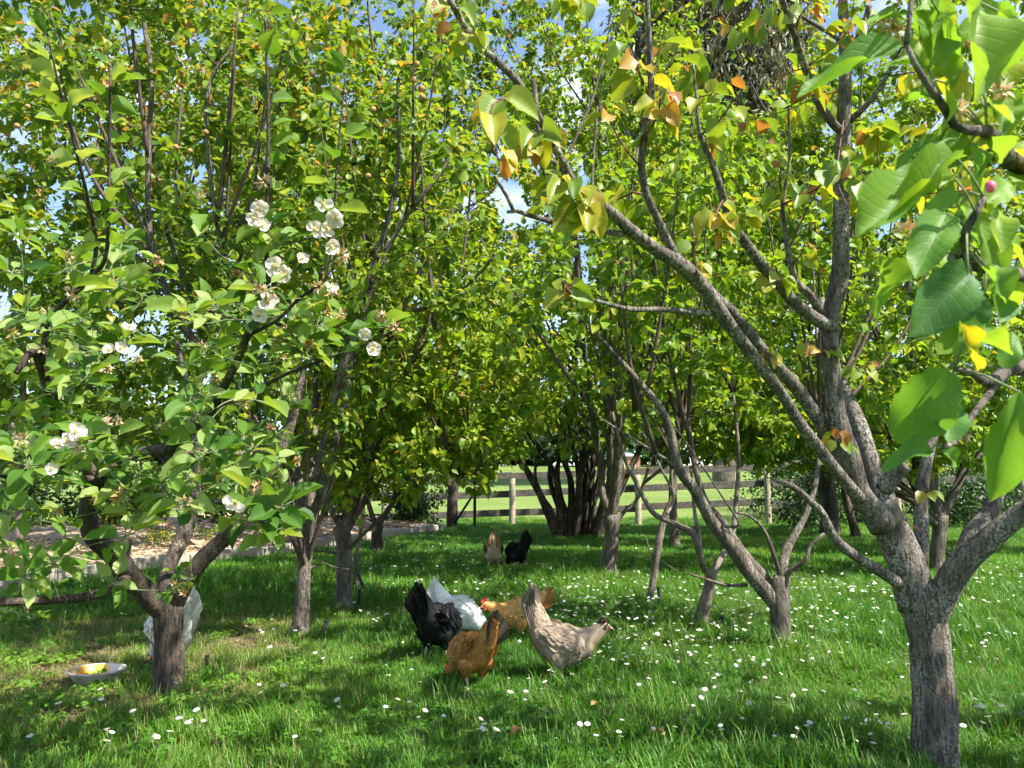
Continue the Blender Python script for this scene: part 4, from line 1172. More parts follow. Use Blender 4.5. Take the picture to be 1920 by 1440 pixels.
shoot_leaves(A, [(500, 467, AY - 2.0), (503, 233, AY - 2.05), (497, 20, AY - 2.1)], (.055, .085), (.6, .22))
shoot_leaves(A, [(203, 460, AY - 1.8), (205, 300, AY - 1.9), (207, 115, AY - 1.95)], (.06, .095), (.65, .2))
shoot_leaves(A, [(180, 460, AY - 1.75), (163, 367, AY - 1.9), (147, 300, AY - 2.0), (130, 233, AY - 2.05), (90, 70, AY - 2.15)], (.055, .09), (.75, .2))
shoot_leaves(A, [(625, 440, AY - 2.0), (632, 300, AY - 2.05), (648, 140, AY - 2.1)], (.06, .085), (.55, .2), .06)
shoot_leaves(A, [(500, 540, AY - 1.95), (480, 590, AY - 1.9), (443, 680, AY - 1.65)], (.06, .085), (.5, .2), .05)
zone = []
for k in range(165):
    u = r.uniform(0, 600); v = r.uniform(420, 1095)
    # keep the open view of the trunk and the lawn behind it
    if v > 985 and u > 240: continue
    if v > 1010 and 90 < u < 230 and r.random() < .6: continue
    if v < 560 and 260 < u < 440 and r.random() < .6: continue
    zone.append(at(u, v, AY - r.uniform(.7, 2.15)))
for (u, v, d) in [(480, 975, 1.9), (505, 1000, 1.9), (470, 965, 1.85), (690, 640, 2.0), (720, 615, 2.0), (590, 640, 1.9), (560, 660, 1.9), (600, 590, 1.95), (100, 1060, 1.4), (60, 1080, 1.3), (140, 1040, 1.2), (215, 1090, 1.2), (60, 1160, 1.2), (360, 1085, .5), (335, 1070, .6), (330, 1105, .35), (150, 720, 1.9), (90, 620, 1.9), (130, 500, 1.9), (200, 850, 1.6)]:
    zone.append(at(u, v, AY - d))
A.grow(zone, r0=.0025, leaves=2, ln=(.05, .08), asp=.29, droop=.2, jit=.015, tint=(.5, .22), up=.1, thick=.9, sides=5)
m_wither = leaf_material('withered_petal', [(0, (0.42, 0.17, 0.04)), (.3, (0.55, 0.33, 0.15)), (.6, (0.62, 0.50, 0.32)), (1, (0.72, 0.66, 0.50))], .3, .8, (1, 1, 1), .1)
m_anther = plain('anther', (0.75, 0.62, 0.25), .7, .2, 60, .2, 0)
wither_me = []
for k in range(4):
    q = np.random.default_rng(900 + k)
    n = 26
    d = norm(q.normal(0, 1, (n, 3)) + (0, 0, .4))
    V, T, ti = leaf_arrays(dict(pos=d * .006, ax=d, nr=q.normal(0, 1, (n, 3)), ln=q.uniform(.010, .024, n), wd=q.uniform(.002, .0055, n), tint=q.random(n)), leaf_low())
    wither_me.append(mesh('withered_blossom', V, T, m_wither, True, {'tint': ti}))
wither_spots = []
for p in zone:
    rosette(A, p, int(r.integers(4, 9)), (.036, .094), (.62, .24), asp=.27)
    if r.random() < .3: wither_spots.append(p + norm(r.normal(0, 1, 3) + (0, -.8, .5)) * .03)
for (u, v, d) in [(375, 365, 1.95), (495, 340, 2.05), (80, 655, 1.6), (132, 548, 1.8), (260, 672, 1.6), (200, 692, 1.6), (222, 790, 1.5), (450, 752, 1.6), (622, 545, 2.0), (640, 590, 2.0), (740, 612, 2.05), (105, 962, 1.6), (70, 1020, 1.5), (330, 1098, .5), (345, 1112, .5), (640, 480, 2.0), (470, 540, 2.0), (195, 795, 1.5), (480, 915, 1.9), (560, 862, 1.6), (50, 1140, 1.2), (330, 918, 1.4), (100, 300, 2.0), (520, 640, 1.9)]:
    wither_spots.append(at(u, v, AY - d))
for p in wither_spots:
    o = obj('withered_blossom', wither_me[int(r.integers(0, 4))], A.root)
    o.location = p - A.base; o.rotation_euler = tuple(r.uniform(0, 6.28, 3)); s = r.uniform(.7, 1.25); o.scale = (s, s, s)
# open blossoms: five petals round a head of stamens
V, Q = leaf_fine(5, 4, .42, .30, .05, -.10, .05, 0.0, 3)
V[:, 2] += .22 * V[:, 0] ** 2 + .25 * V[:, 1] ** 2
m_blossom = leaf_material('apple_petal', [(0, (0.70, 0.60, 0.55)), (1, (0.78, 0.74, 0.66))], .45, .6, (1, 1, 1), .15)
petal_me = mesh('petal', V, Q, m_blossom, True, {'tint': np.clip(1.1 - .9 * V[:, 1] * (1 + .4 * np.sin(V[:, 0] * 9)), 0, 1)})
q = np.random.default_rng(77); sp = Soup()
for k in range(16):
    d = norm(q.normal(0, .45, 3) + (0, 0, 1)); P = np.array([(0, 0, 0), d * .012, d * q.uniform(.014, .019)])
    V, Q, T = tube(P, np.array([.0006, .0006, .0018]), 4); sp.add(V, Q, T)
P = np.array([(0, 0, -.035), (0, 0, -.012), (0, 0, 0)]); V, Q, T = tube(P, np.array([.0013, .0015, .004]), 5); sp.add(V, Q, T)
stamen_me = sp.mesh('blossom', m_anther)
for (u, v, d, sz) in [(487, 392, 2.02, 46), (478, 412, 2.0, 44), (492, 425, 2.0, 40), (606, 385, 2.0, 46), (630, 408, 2.02, 50), (590, 432, 2.0, 48), (612, 430, 2.05, 46), (618, 462, 2.0, 44), (518, 500, 2.02, 54), (535, 515, 2.0, 46), (500, 568, 2.05, 60), (484, 592, 2.03, 46),
                      (242, 616, 1.8, 36), (224, 656, 1.7, 40), (205, 658, 1.7, 34), (140, 812, 1.6, 52), (125, 830, 1.6, 48), (440, 946, 1.95, 54), (684, 625, 2.03, 34), (700, 655, 2.0, 38), (620, 540, 2.0, 36), (105, 835, 1.6, 36), (566, 486, 1.9, 34), (95, 880, 1.5, 32)]:
    d = max(d, 2.08) if u > 300 else max(d, 2.2)
    p = at(u, v, AY - d)
    nrm = norm(np.array((-p[0], -p[1], 1.2 - p[2])) * .5 + r.normal(0, .28, 3) + (.1, 0, .25))
    b_ = obj('blossom', stamen_me, A.root)
    rot = Vector(nrm).to_track_quat('Z', 'Y')
    s = sz * .84 * (AY - d) / F / .058
    b_.location = p - A.base; b_.rotation_mode = 'QUATERNION'; b_.rotation_quaternion = rot; b_.scale = (s, s, s)
    for k in range(5):
        if r.random() < .08: continue
        c = obj('petal', petal_me, b_)
        c.rotation_euler = (r.uniform(-.05, .25), r.uniform(-.15, .15), k * 2 * math.pi / 5 + r.normal(0, .08))
        c.scale = (.0135 * r.uniform(.9, 1.12), .029 * r.uniform(.9, 1.08), .029)
A.finish('leaf_apple', 'apple', 300, 'mid', 'twig_green', mask=False, zmin=.25)

# ------------------------------------------------------------------ the apricot tree in the right foreground
b = ground(1752, 1440); b = np.array((b[0] * 1.0, b[1], 0))
RT = Tree('apricot_tree', b - (0, 0, .05), 'lichen covered apricot tree with thick forked trunk and yellow orange young leaves on the right', 'bark_lichen', 'orchard trees', 'tree', 51)
RY = RT.base[1]
RT.px([(1752, 1462, RY), (1752, 1400, RY), (1753, 1320, RY), (1748, 1250, RY), (1742, 1190, RY), (1728, 1140, RY), (1712, 1095, RY)], (92, 84, 80, 76, 78, 84, 80), 'trunk', sides=22, rough=.07, flare=.06, grow=False, step=.025)
RT.px([(1722, 1140, RY), (1702, 1065, RY), (1680, 1010, RY), (1662, 970, RY), (1650, 930, RY), (1642, 900, RY), (1628, 850, RY + .03), (1615, 805, RY + .06), (1600, 770, RY + .09), (1578, 720, RY + .12), (1555, 660, RY + .2), (1540, 560, RY + .3)], (80, 74, 68, 64, 58, 42, 36, 33, 30, 27, 20, 12), 'branch', sides=18, rough=.06, step=.025)
RT.px([(1655, 915, RY - .02), (1675, 890, RY - .05), (1690, 876, RY - .08), (1696, 871, RY - .09)], (44, 36, 34, 30), 'stub', sides=14, grow=False, step=.02)
RT.px([(1655, 985, RY - .03), (1630, 950, RY - .06), (1610, 922, RY - .08), (1592, 850, RY - .1), (1570, 780, RY - .12), (1558, 680, RY - .15), (1557, 597, RY - .18), (1573, 530, RY - .2), (1577, 480, RY - .22), (1577, 333, RY - .27), (1583, 213, RY - .3), (1584, 100, RY - .33), (1580, 0, RY - .36), (1578, -120, RY - .4)], (60, 50, 44, 40, 38, 36, 35, 38, 34, 32, 30, 24, 20, 14), 'branch', sides=16, rough=.05, step=.03)
LD = [(1612, 935, RY - .1), (1597, 918, RY - .15), (1563, 877, RY - .22), (1533, 837, RY - .29), (1497, 790, RY - .36), (1467, 740, RY - .44), (1430, 693, RY - .52), (1407, 660, RY - .58), (1377, 623, RY - .65), (1353, 590, RY - .7), (1320, 540, RY - .77), (1280, 500, RY - .85), (1223, 463, RY - .95), (1173, 423, RY - 1.03), (1140, 393, RY - 1.1), (1087, 360, RY - 1.18), (1030, 255, RY - 1.28), (977, 163, RY - 1.38), (927, 110, RY - 1.42), (893, 83, RY - 1.44), (843, 0, RY - 1.5), (820, -60, RY - 1.52)]
RT.px(LD, (26, 27, 25, 24, 24, 24, 25, 26, 27, 32, 34, 34, 28, 25, 23, 20, 17, 17, 17, 15, 13, 12), 'branch', sides=14, rough=.05)
RT.px([(1600, 900, RY + .02), (1575, 850, RY), (1553, 813, RY - .05), (1523, 770, RY - .12), (1493, 727, RY - .2), (1457, 687, RY - .3), (1430, 657, RY - .38), (1393, 610, RY - .5), (1370, 583, RY - .58), (1340, 555, RY - .65), (1300, 510, RY - .72), (1260, 467, RY - .8), (1233, 410, RY - .86), (1213, 367, RY - .9), (1203, 317, RY - .93), (1207, 267, RY - .95), (1220, 200, RY - .97), (1220, 133, RY - 1.0), (1213, 0, RY - 1.05), (1212, -60, RY - 1.06)], (30, 30, 30, 29, 28, 27, 26, 25, 24, 22, 21, 20, 18, 17, 17, 17, 16, 14, 11, 9), 'branch', sides=12, rough=.05)
RT.px([(1180, 440, RY - 1.0), (1097, 430, RY - 1.07), (1040, 417, RY - 1.12), (990, 403, RY - 1.17), (962, 393, RY - 1.2), (950, 367, RY - 1.22), (927, 330, RY - 1.25)], (14, 7), 'branch', sides=8)
RT.px([(966, 396, RY - 1.2), (950, 398, RY - 1.2)], (9, 7), 'stub', sides=7, grow=False)
RT.px([(1348, 590, RY - .7), (1280, 583, RY - .78), (1233, 580, RY - .84), (1183, 580, RY - .9), (1140, 570, RY - .95), (1103, 560, RY - 1.0), (1067, 547, RY - 1.03), (1045, 515, RY - 1.05)], (14, 6), 'branch', sides=8)
RT.px([(1560, 615, RY - .18), (1533, 600, RY - .25), (1493, 570, RY - .35), (1457, 530, RY - .45), (1430, 500, RY - .52), (1407, 467, RY - .58), (1373, 420, RY - .66), (1357, 373, RY - .72), (1347, 340, RY - .75), (1337, 310, RY - .77), (1313, 253, RY - .8), (1307, 200, RY - .82), (1300, 120, RY - .85)], (30, 28, 26, 23, 22, 21, 20, 18, 16, 14, 10, 7, 4), 'branch', sides=12)
RT.px([(1540, 585, RY - .22), (1513, 547, RY - .28), (1493, 530, RY - .3), (1483, 497, RY - .33), (1477, 470, RY - .35), (1473, 433, RY - .37), (1467, 383, RY - .4), (1480, 300, RY - .45), (1478, 200, RY - .5)], (20, 5), 'branch', sides=8)
RT.px([(1578, 245, RY - .3), (1563, 233, RY - .33), (1530, 183, RY - .4), (1510, 127, RY - .46), (1490, 67, RY - .52), (1467, 0, RY - .6), (1440, -80, RY - .66)], (20, 12), 'branch', sides=10)
RT.px([(1590, 230, RY - .3), (1610, 212, RY - .33), (1633, 187, RY - .36), (1663, 143, RY - .4), (1690, 90, RY - .45)], (16, 7), 'branch', sides=8)
RT.px([(1582, 105, RY - .33), (1595, 90, RY - .36), (1617, 57, RY - .4), (1630, 10, RY - .44)], (17, 12), 'branch', sides=8)
RT.px([(1580, 90, RY - .33), (1570, 72, RY - .36), (1513, 37, RY - .45), (1480, 15, RY - .5)], (12, 7), 'branch', sides=8)
RT.px([(1700, 1105, RY), (1670, 1084, RY - .05), (1640, 1065, RY - .08), (1599, 1039, RY - .12), (1565, 1009, RY - .16), (1542, 964, RY - .2), (1520, 941, RY - .24), (1490, 915, RY - .28), (1455, 900, RY - .3)], (30, 24, 22, 20, 19, 17, 15, 14, 10), 'branch', sides=10)
RT.px([(1735, 1175, RY), (1760, 1130, RY - .04), (1785, 1085, RY - .08), (1812, 1045, RY - .12), (1842, 1022, RY - .16), (1880, 990, RY - .2), (1960, 930, RY - .3)], (66, 60, 56, 54, 48, 44, 36), 'branch', sides=16, step=.025)
RT.px([(1808, 1050, RY - .12), (1824, 1001, RY - .1), (1854, 964, RY - .08), (1868, 930, RY - .06), (1890, 880, RY - .02), (1940, 800, RY)], (44, 40, 32, 28, 24, 20), 'branch', sides=12)
RT.px([(1722, 1080, RY + .05), (1726, 1046, RY + .1), (1727, 1000, RY + .14), (1727, 950, RY + .18), (1735, 880, RY + .22), (1760, 780, RY + .3)], (34, 30, 29, 27, 24, 16), 'branch', sides=12)
r = RT.r
# young shoots along the limbs
shoots = [[(977, 163, RY - 1.38), (945, 185, RY - 1.42), (922, 200, RY - 1.44), (920, 260, RY - 1.45), (935, 300, RY - 1.45)],
          [(1030, 255, RY - 1.28), (1005, 250, RY - 1.32), (985, 270, RY - 1.34)],
          [(1220, 240, RY - .96), (1235, 210, RY - 1.0), (1240, 170, RY - 1.03)], [(1220, 190, RY - .97), (1195, 130, RY - 1.0), (1180, 90, RY - 1.02)],
          [(1087, 360, RY - 1.18), (1060, 340, RY - 1.22), (1040, 330, RY - 1.24)], [(1100, 368, RY - 1.17), (1085, 395, RY - 1.2)], [(1357, 373, RY - .72), (1345, 395, RY - .78), (1340, 430, RY - .8)],
          [(1373, 420, RY - .66), (1400, 400, RY - .7)], [(1467, 383, RY - .4), (1462, 330, RY - .5), (1468, 300, RY - .52)], [(1483, 497, RY - .33), (1500, 480, RY - .4), (1510, 455, RY - .42)],
          [(1457, 530, RY - .45), (1455, 515, RY - .5), (1468, 540, RY - .52)], [(1313, 253, RY - .8), (1345, 230, RY - .86), (1375, 190, RY - .9)], [(1490, 67, RY - .52), (1500, 30, RY - .56), (1520, 5, RY - .58)],
          [(1583, 213, RY - .3), (1570, 330, RY - .42), (1590, 390, RY - .45)], [(1430, 657, RY - .52), (1440, 665, RY - .55)], [(1558, 680, RY - .15), (1530, 650, RY - .2), (1520, 640, RY - .2)],
          [(1590, 847, RY - .1), (1560, 800, RY - .3)], [(1600, 700, RY + .1), (1625, 680, RY + .05)], [(1726, 1000, RY + .14), (1712, 985, RY - .05)], [(1735, 930, RY + .2), (1740, 915, RY - .1)],
          [(893, 83, RY - 1.44), (880, 60, RY - 1.46), (860, 40, RY - 1.46)], [(850, 10, RY - 1.48), (830, 15, RY - 1.48)], [(1320, 540, RY - .77), (1300, 480, RY - .85), (1310, 440, RY - .88)],
          [(1203, 317, RY - .93), (1160, 260, RY - .98), (1130, 190, RY - 1.0)], [(1477, 470, RY - .35), (1510, 400, RY - .4), (1540, 340, RY - .42)], [(1060, 540, RY - 1.03), (1050, 520, RY - 1.05)], [(1700, 990, RY), (1700, 970, RY - .05)]]
for k, s_ in enumerate(shoots):
    P = [at(*p) for p in s_]
    PP, RR = smooth_path(P, np.linspace(.0035, .0018, len(P)), .02)
    V, Q, T = tube(PP, RR, 6); RT.twigs.add(V, Q, T)
    n = int(r.integers(8, 13)) if k < 8 else int(r.integers(4, 8))
    for j in range(n):
        i = int(r.integers(max(0, len(PP) // 3), len(PP)))
        tip = i / max(1, len(PP) - 1)
        t = norm(PP[i] - PP[max(i - 1, 0)] + 1e-6)
        a = j * 2.4 + r.normal(0, .4)
        o = np.array((math.cos(a), .8 * math.sin(a), r.normal(-.1, .3)))
        l = r.uniform(.058, .088) * (.75 if tip > .9 else 1) * (1.0 if k < 8 else .8)
        ti = np.clip(r.normal(.46, .14) + (.40 * (tip > .7) * (r.random() < .6)), 0, 1)
        RT.L.append(dict(pos=(PP[i] + norm(o) * .018)[None], ax=(o * .8 + t * .2 + (0, 0, -.75))[None], nr=(np.array((.35, -.7, .45)) + r.normal(0, .4, 3))[None], ln=np.array([l]), wd=np.array([l * .36]), tint=np.array([ti])))
        V, Q, T = tube(np.array([PP[i], PP[i] + norm(o) * .018]), np.array([.0012, .0009]), 4); RT.twigs.add(V, Q, T)
# bare and leafy twigs rising from the limbs out of the top of the view
tg = []
for k in range(46):
    u = r.uniform(1000, 1900); v = r.uniform(-160, 420)
    tg.append(at(u, v, RY - r.uniform(.0, 1.0)))
up_ = []
for k in range(420):   # the part of the crown that spreads above the view and over the lane
    up_.append(np.array((r.uniform(-.9, 3.4), r.uniform(2.1, 4.4), r.uniform(2.9, 4.5))))
up_ = np.array(up_); vv_ = project(up_)[1]
tg += list(up_[(vv_ < -60)])
tg = [p for p in tg if not (project(p)[2][0] < 1.3)]
RT.grow(tg, r0=.003, leaves=12, ln=(.055, .085), asp=.36, droop=.8, jit=.02, tint=(.35, .17), tipred=.35, up=.1, thick=.9, sides=5, topz=0)
RT.finish('leaf_apricot', 'apricot', 300, 'mid', 'twig_red', mask=True, gaps=False, zmin=.4)

# ------------------------------------------------------------------ the next tree of the row, just outside the view to the right, that shades the foreground
sb = np.array((3.5, 2.1, 0.0))
SH = Tree('row_plum_tree', sb - (0, 0, .03), 'orchard tree of the right row standing just outside the picture, shading the foreground', 'bark_grey', 'orchard trees', 'tree', 58)
SH.limb([sb - (0, 0, .03), sb + (0, 0, .5), sb + (-.03, .02, .95)], [.09, .075, .08], 'trunk', 12, .05, .2, grow=False)
for (_, p_, r_) in arms(sb, 6, .9, 3.4, 1.1, rs, .045): SH.limb(p_, r_, 'branch', 8, .05)
tg = ell(SH.r, 90, (3.6, 1.9, 2.9), (1.1, 1.0, 1.0), .3, 1.4)
tg = tg[project(tg)[0] > 2040]
SH.grow(tg, leaves=30, ln=(.06, .09), asp=.36, jit=.05)
SH.finish('leaf_bright', 'plum', 0, 'low', mask=False)

# ------------------------------------------------------------------ the apple branch close to the camera at the right edge
NB = np.array((1.25, 1.05, 0.0))
NT = Tree('near_apple_tree', NB - (0, 0, .03), 'apple branch with very large bright green leaves close up at the right edge', 'bark_grey', 'orchard trees', 'tree', 61)
ND = .72
NT.limb([NB - (0, 0, .03), NB + (-.01, 0, .4), NB + (-.03, -.02, .8), NB + (-.05, -.05, 1.1)], [.075, .06, .055, .05], 'trunk', 14, .05, .2, grow=False)
e0 = NB + (-.05, -.05, 1.05)
NT.limb([e0, e0 + (-.25, -.1, .12), at(1960, 330, ND + .12), at(1890, 300, ND + .08), at(1872, 268, ND + .05), at(1850, 245, ND), at(1815, 245, ND - .02), at(1790, 235, ND - .02), at(1765, 195, ND - .03), at(1740, 160, ND - .04), at(1715, 120, ND - .05), at(1700, 85, ND - .05)], [.035, .024, .011, .009, .008, .0055, .0042, .0038, .0035, .003, .0026, .002], 'branch', 10, .05)
NT.limb([e0, e0 + (-.3, -.12, -.05), at(1980, 560, ND + .1), at(1900, 515, ND + .06), at(1850, 500, ND + .04), at(1800, 490, ND + .02), at(1780, 480, ND + .02)], [.03, .018, .01, .008, .007, .006, .004], 'branch', 10, .06)
NT.limb([at(1850, 500, ND + .04), at(1806, 470, ND), at(1812, 430, ND - .02), at(1830, 400, ND - .03), at(1845, 370, ND - .03)], [.005, .0045, .004, .0035, .0025], 'branch', 8, .04)
NT.limb([e0, at(1990, 700, ND + .3), at(1900, 690, ND + .22), at(1868, 712, ND + .15), at(1840, 712, ND + .1), at(1826, 700, ND + .05), at(1790, 692, ND)], [.024, .013, .009, .007, .005, .004, .002], 'branch', 8, .05)
NT.limb([at(1868, 712, ND + .15), at(1850, 745, ND + .12), at(1822, 780, ND + .08), at(1790, 830, ND + .03), at(1765, 840, ND)], [.006, .004, .003, .0025, .002], 'branch', 8, .05)
NT.limb([at(1700, 85, ND - .05), at(1705, 40, ND - .05), at(1715, -40, ND - .05)], [.0022, .0022, .002], 'branch', 8, .02)
big = [  # base px, tip px, width px, tint, facing (x, y, z), depth offset
    ((1695, 85), (1493, 180), 62, .45, (-.2, -.75, .6), 0), ((1810, 5), (1853, 178), 82, .68, (.3, -.85, .3), 0), ((1728, 15), (1790, 142), 56, .50, (-.3, -.9, .3), .03),
    ((1770, 155), (1792, 245), 72, .62, (.1, -.9, .4), -.02), ((1795, 298), (1605, 442), 92, .55, (-.15, -.8, .65), -.04), ((1790, 335), (1655, 402), 48, .78, (-.2, -.7, .5), -.03),
    ((1762, 262), (1672, 306), 42, .40, (-.2, -.8, .5), .02), ((1815, 272), (1852, 338), 46, .35, (.2, -.9, .3), .02), ((1775, 402), (1716, 520), 74, .42, (-.2, -.85, .4), 0),
    ((1815, 512), (1712, 624), 92, .18, (-.1, -.9, .4), -.02), ((1722, 500), (1625, 586), 50, .55, (-.3, -.8, .5), .02), ((1836, 558), (1828, 618), 58, .10, (.1, -.9, .3), 0),
    ((1826, 692), (1802, 606), 36, .97, (.2, -.9, .2), 0), ((1815, 632), (1905, 656), 46, .70, (.1, -.6, .7), 0), ((1772, 690), (1690, 842), 104, .38, (-.15, -.95, .25), 0),
    ((1745, 843), (1660, 864), 40, .35, (-.1, -.6, .75), .02), ((1786, 758), (1778, 828), 58, .28, (.1, -.95, .2), .03), ((1910, 735), (1864, 945), 78, .45, (-.4, -.9, .1), -.05),
    ((1870, 20), (1895, 140), 60, .55, (.2, -.9, .3), .02), ((1740, 130), (1665, 95), 40, .5, (-.2, -.7, .7), .03), ((1850, 190), (1900, 230), 50, .75, (.1, -.7, .6), .02),
    ((1830, 250), (1885, 300), 48, .6, (.2, -.8, .5), .03), ((1848, 380), (1905, 330), 52, .65, (.2, -.8, .4), .0), ((1848, 390), (1900, 450), 50, .8, (.2, -.8, .5), .02),
    ((1830, 405), (1880, 520), 56, .6, (.2, -.9, .3), .03), ((1812, 430), (1850, 470), 44, .3, (.1, -.9, .3), .04), ((1840, 500), (1900, 560), 56, .5, (.1, -.8, .5), .02),
    ((1700, 40), (1640, 10), 40, .55, (-.2, -.8, .5), .02), ((1705, 20), (1760, -20), 44, .6, (.2, -.8, .5), .02), ((1715, -5), (1690, -80), 50, .5, (0, -.8, .5), 0), ((1760, 170), (1800, 90), 44, .65, (.2, -.9, .3), .04),
    ((1790, 240), (1745, 290), 40, .5, (-.1, -.9, .3), .05), ((1765, 842), (1795, 870), 34, .4, (.2, -.9, .3), .03), ((1845, 20), (1790, -40), 50, .6, (0, -.9, .3), .02), ((1795, 480), (1755, 440), 36, .5, (0, -.9, .3), .04),
    ((1880, 690), (1910, 620), 40, .4, (.2, -.9, .3), .03), ((1745, 180), (1700, 190), 34, .45, (-.2, -.9, .3), .05), ((1860, 90), (1905, 30), 44, .65, (.1, -.9, .2), .04)]
rb = np.random.default_rng(6)
for k in range(30):
    u_, v_ = rb.uniform(1690, 1900), rb.uniform(-20, 340)
    if u_ < 1760 and v_ > 150: continue
    an = rb.uniform(0, 6.28); l_ = rb.uniform(60, 105)
    big.append(((u_, v_), (u_ + l_ * math.cos(an), v_ + abs(l_ * math.sin(an)) * .8 + 15), rb.uniform(40, 64), rb.uniform(.45, .9), (rb.normal(0, .3), -.8, rb.uniform(.2, .6)), rb.uniform(.02, .16)))
for k in range(12):
    u_, v_ = rb.uniform(1790, 1900), rb.uniform(330, 660)
    an = rb.uniform(0, 6.28); l_ = rb.uniform(55, 95)
    big.append(((u_, v_), (u_ + l_ * math.cos(an), v_ + abs(l_ * math.sin(an)) * .8 + 15), rb.uniform(38, 58), rb.uniform(.25, .8), (rb.normal(0, .3), -.8, rb.uniform(.2, .6)), rb.uniform(.03, .18)))
fine = []
for k in range(8):
    V, Q = leaf_fine(14, 6, .5, .58, .12 + .09 * (k % 3), .02 + .10 * (k % 4), .08 + .05 * (k % 3), .045, 40 + k)
    fine.append((V, Q))
for k, (p0, p1, w, ti, nr, dz) in enumerate(big):
    a = at(p0[0], p0[1], ND + dz - .02); c = at(p1[0], p1[1], ND + dz - .02 - .03 * math.sin(k * 1.7))
    V, Q = fine[k % 8]
    me = mesh('leaf', V, Q, M['leaf_big'], True, {'tint': np.clip(ti + .05 * np.sin(V[:, 1] * 9 + V[:, 0] * 3), 0, 1), 'lx': V[:, 0], 'ly': V[:, 1]})
    o = obj('leaf', me, NT.root)
    L_ = np.linalg.norm(c - a)
    o.matrix_basis = leaf_matrix(a - NT.base, c - a, np.array(nr, float) + np.array((.25 * math.sin(k * 2.3), 0, .2 * math.cos(k * 1.9))), L_, w / 2 * (ND + dz) / F * 1.05)
    # leaf stalk from the nearest wood
    N = np.array(NT.nodes); j = int(np.argmin(((N - a) ** 2).sum(1)))
    if np.linalg.norm(N[j] - a) < .14:
        mid = (N[j] + a) / 2 + (0, 0, .004)
        V, Q, T = tube(np.array([N[j], mid, a]), np.array([.0011, .001, .001]), 6); NT.twigs.add(V, Q, T)
NT.finish('leaf_big', twig_mat='twig_green')
m_pink = plain('pink_bud', (0.75, 0.12, 0.22), .5, .3, 120, .3, 0)
bm = bmesh.new(); bmesh.ops.create_uvsphere(bm, u_segments=12, v_segments=8, radius=.0045)
for v in bm.verts: v.co.z *= 1.25; v.co.x *= 1 + .1 * math.sin(v.co.z * 600)
bud = bpy.data.meshes.new('bud'); bm.to_mesh(bud); bm.free(); bud.materials.append(m_pink)
for p in bud.polygons: p.use_smooth = True
o = obj('bud', bud, NT.root); o.location = at(1857, 350, ND - .03) - NT.base
for (u, v) in [(1795, 205), (1690, 60), (1665, 45), (1700, 435), (1880, 170)]:
    o = obj('withered_blossom', wither_me[(u + v) % 4], NT.root); o.location = at(u, v, ND) - NT.base; o.scale = (.55, .55, .55)

# ================================================================== hens
def feather_material(name, stops, rough=.6, spec=.25, sheen=0.0, trans=0.0):
    return leaf_material(name, stops, trans, rough, (1, 1, 1), spec)


M['comb'] = plain('comb_red', (0.55, 0.045, 0.03), .45, .25, 80, .4, .1)
M['beak'] = plain('beak_horn', (0.42, 0.27, 0.13), .4, .2, 80, .4, 0)
M['shank'] = plain('shank', (0.42, 0.36, 0.26), .6, .25, 90, .3, .3)
M['eye'] = plain('eye_dark', (0.01, 0.008, 0.006), .1, .1, 10, .6, 0)


def loft(pts, ry, rz, seg=16):
    """closed tube along a bent spine in the hen's middle plane, elliptical sections, rounded ends"""
    pts = np.asarray(pts, float)
    n0 = len(pts)
    t0 = np.linspace(0, 1, n0); t1 = np.linspace(0, 1, n0 * 5)
    P, RY = smooth_path(pts, ry, .02); _, RZ = smooth_path(pts, rz, .02)
    T = norm(np.gradient(P, axis=0))
    # rounded end caps
    cap = []
    for e, sgn in ((0, -1), (-1, 1)):
        pr = min(RY[e], RZ[e])
        cap.append([(P[e] + T[e] * sgn * pr * math.sin(a), math.cos(a)) for a in (.45, .9, 1.3)])
    PP = [c[0] for c in cap[0][::-1]] + list(P) + [c[0] for c in cap[1]]
    KY = [RY[0] * c[1] for c in cap[0][::-1]] + list(RY) + [RY[-1] * c[1] for c in cap[1]]
    KZ = [RZ[0] * c[1] for c in cap[0][::-1]] + list(RZ) + [RZ[-1] * c[1] for c in cap[1]]
    TT = [T[0]] * 3 + list(T) + [T[-1]] * 3
    th = np.linspace(0, 2 * math.pi, seg, endpoint=False)
    V = []
    for p, ky, kz, t in zip(PP, KY, KZ, TT):
        e1 = np.array((0, 1.0, 0)); e1 = e1 - t * t.dot(e1); e1 /= np.linalg.norm(e1); e2 = np.cross(t, e1)
        for a in th: V.append(p + e1 * ky * math.cos(a) + e2 * kz * math.sin(a))
    n = len(PP)
    i = np.arange(n - 1)[:, None] * seg; j = np.arange(seg)[None]; j2 = (j + 1) % seg
    Q = np.stack((i + j, i + j2, i + seg + j2, i + seg + j), -1).reshape(-1, 4)
    V = np.vstack((V, PP[0][None], PP[-1][None])); a, b = n * seg, n * seg + 1; jj = np.arange(seg)
    T3 = np.vstack((np.stack((np.full(seg, a), (jj + 1) % seg, jj), -1), np.stack((np.full(seg, b), (n - 1) * seg + jj, (n - 1) * seg + (jj + 1) % seg), -1)))
    return V, Q, T3


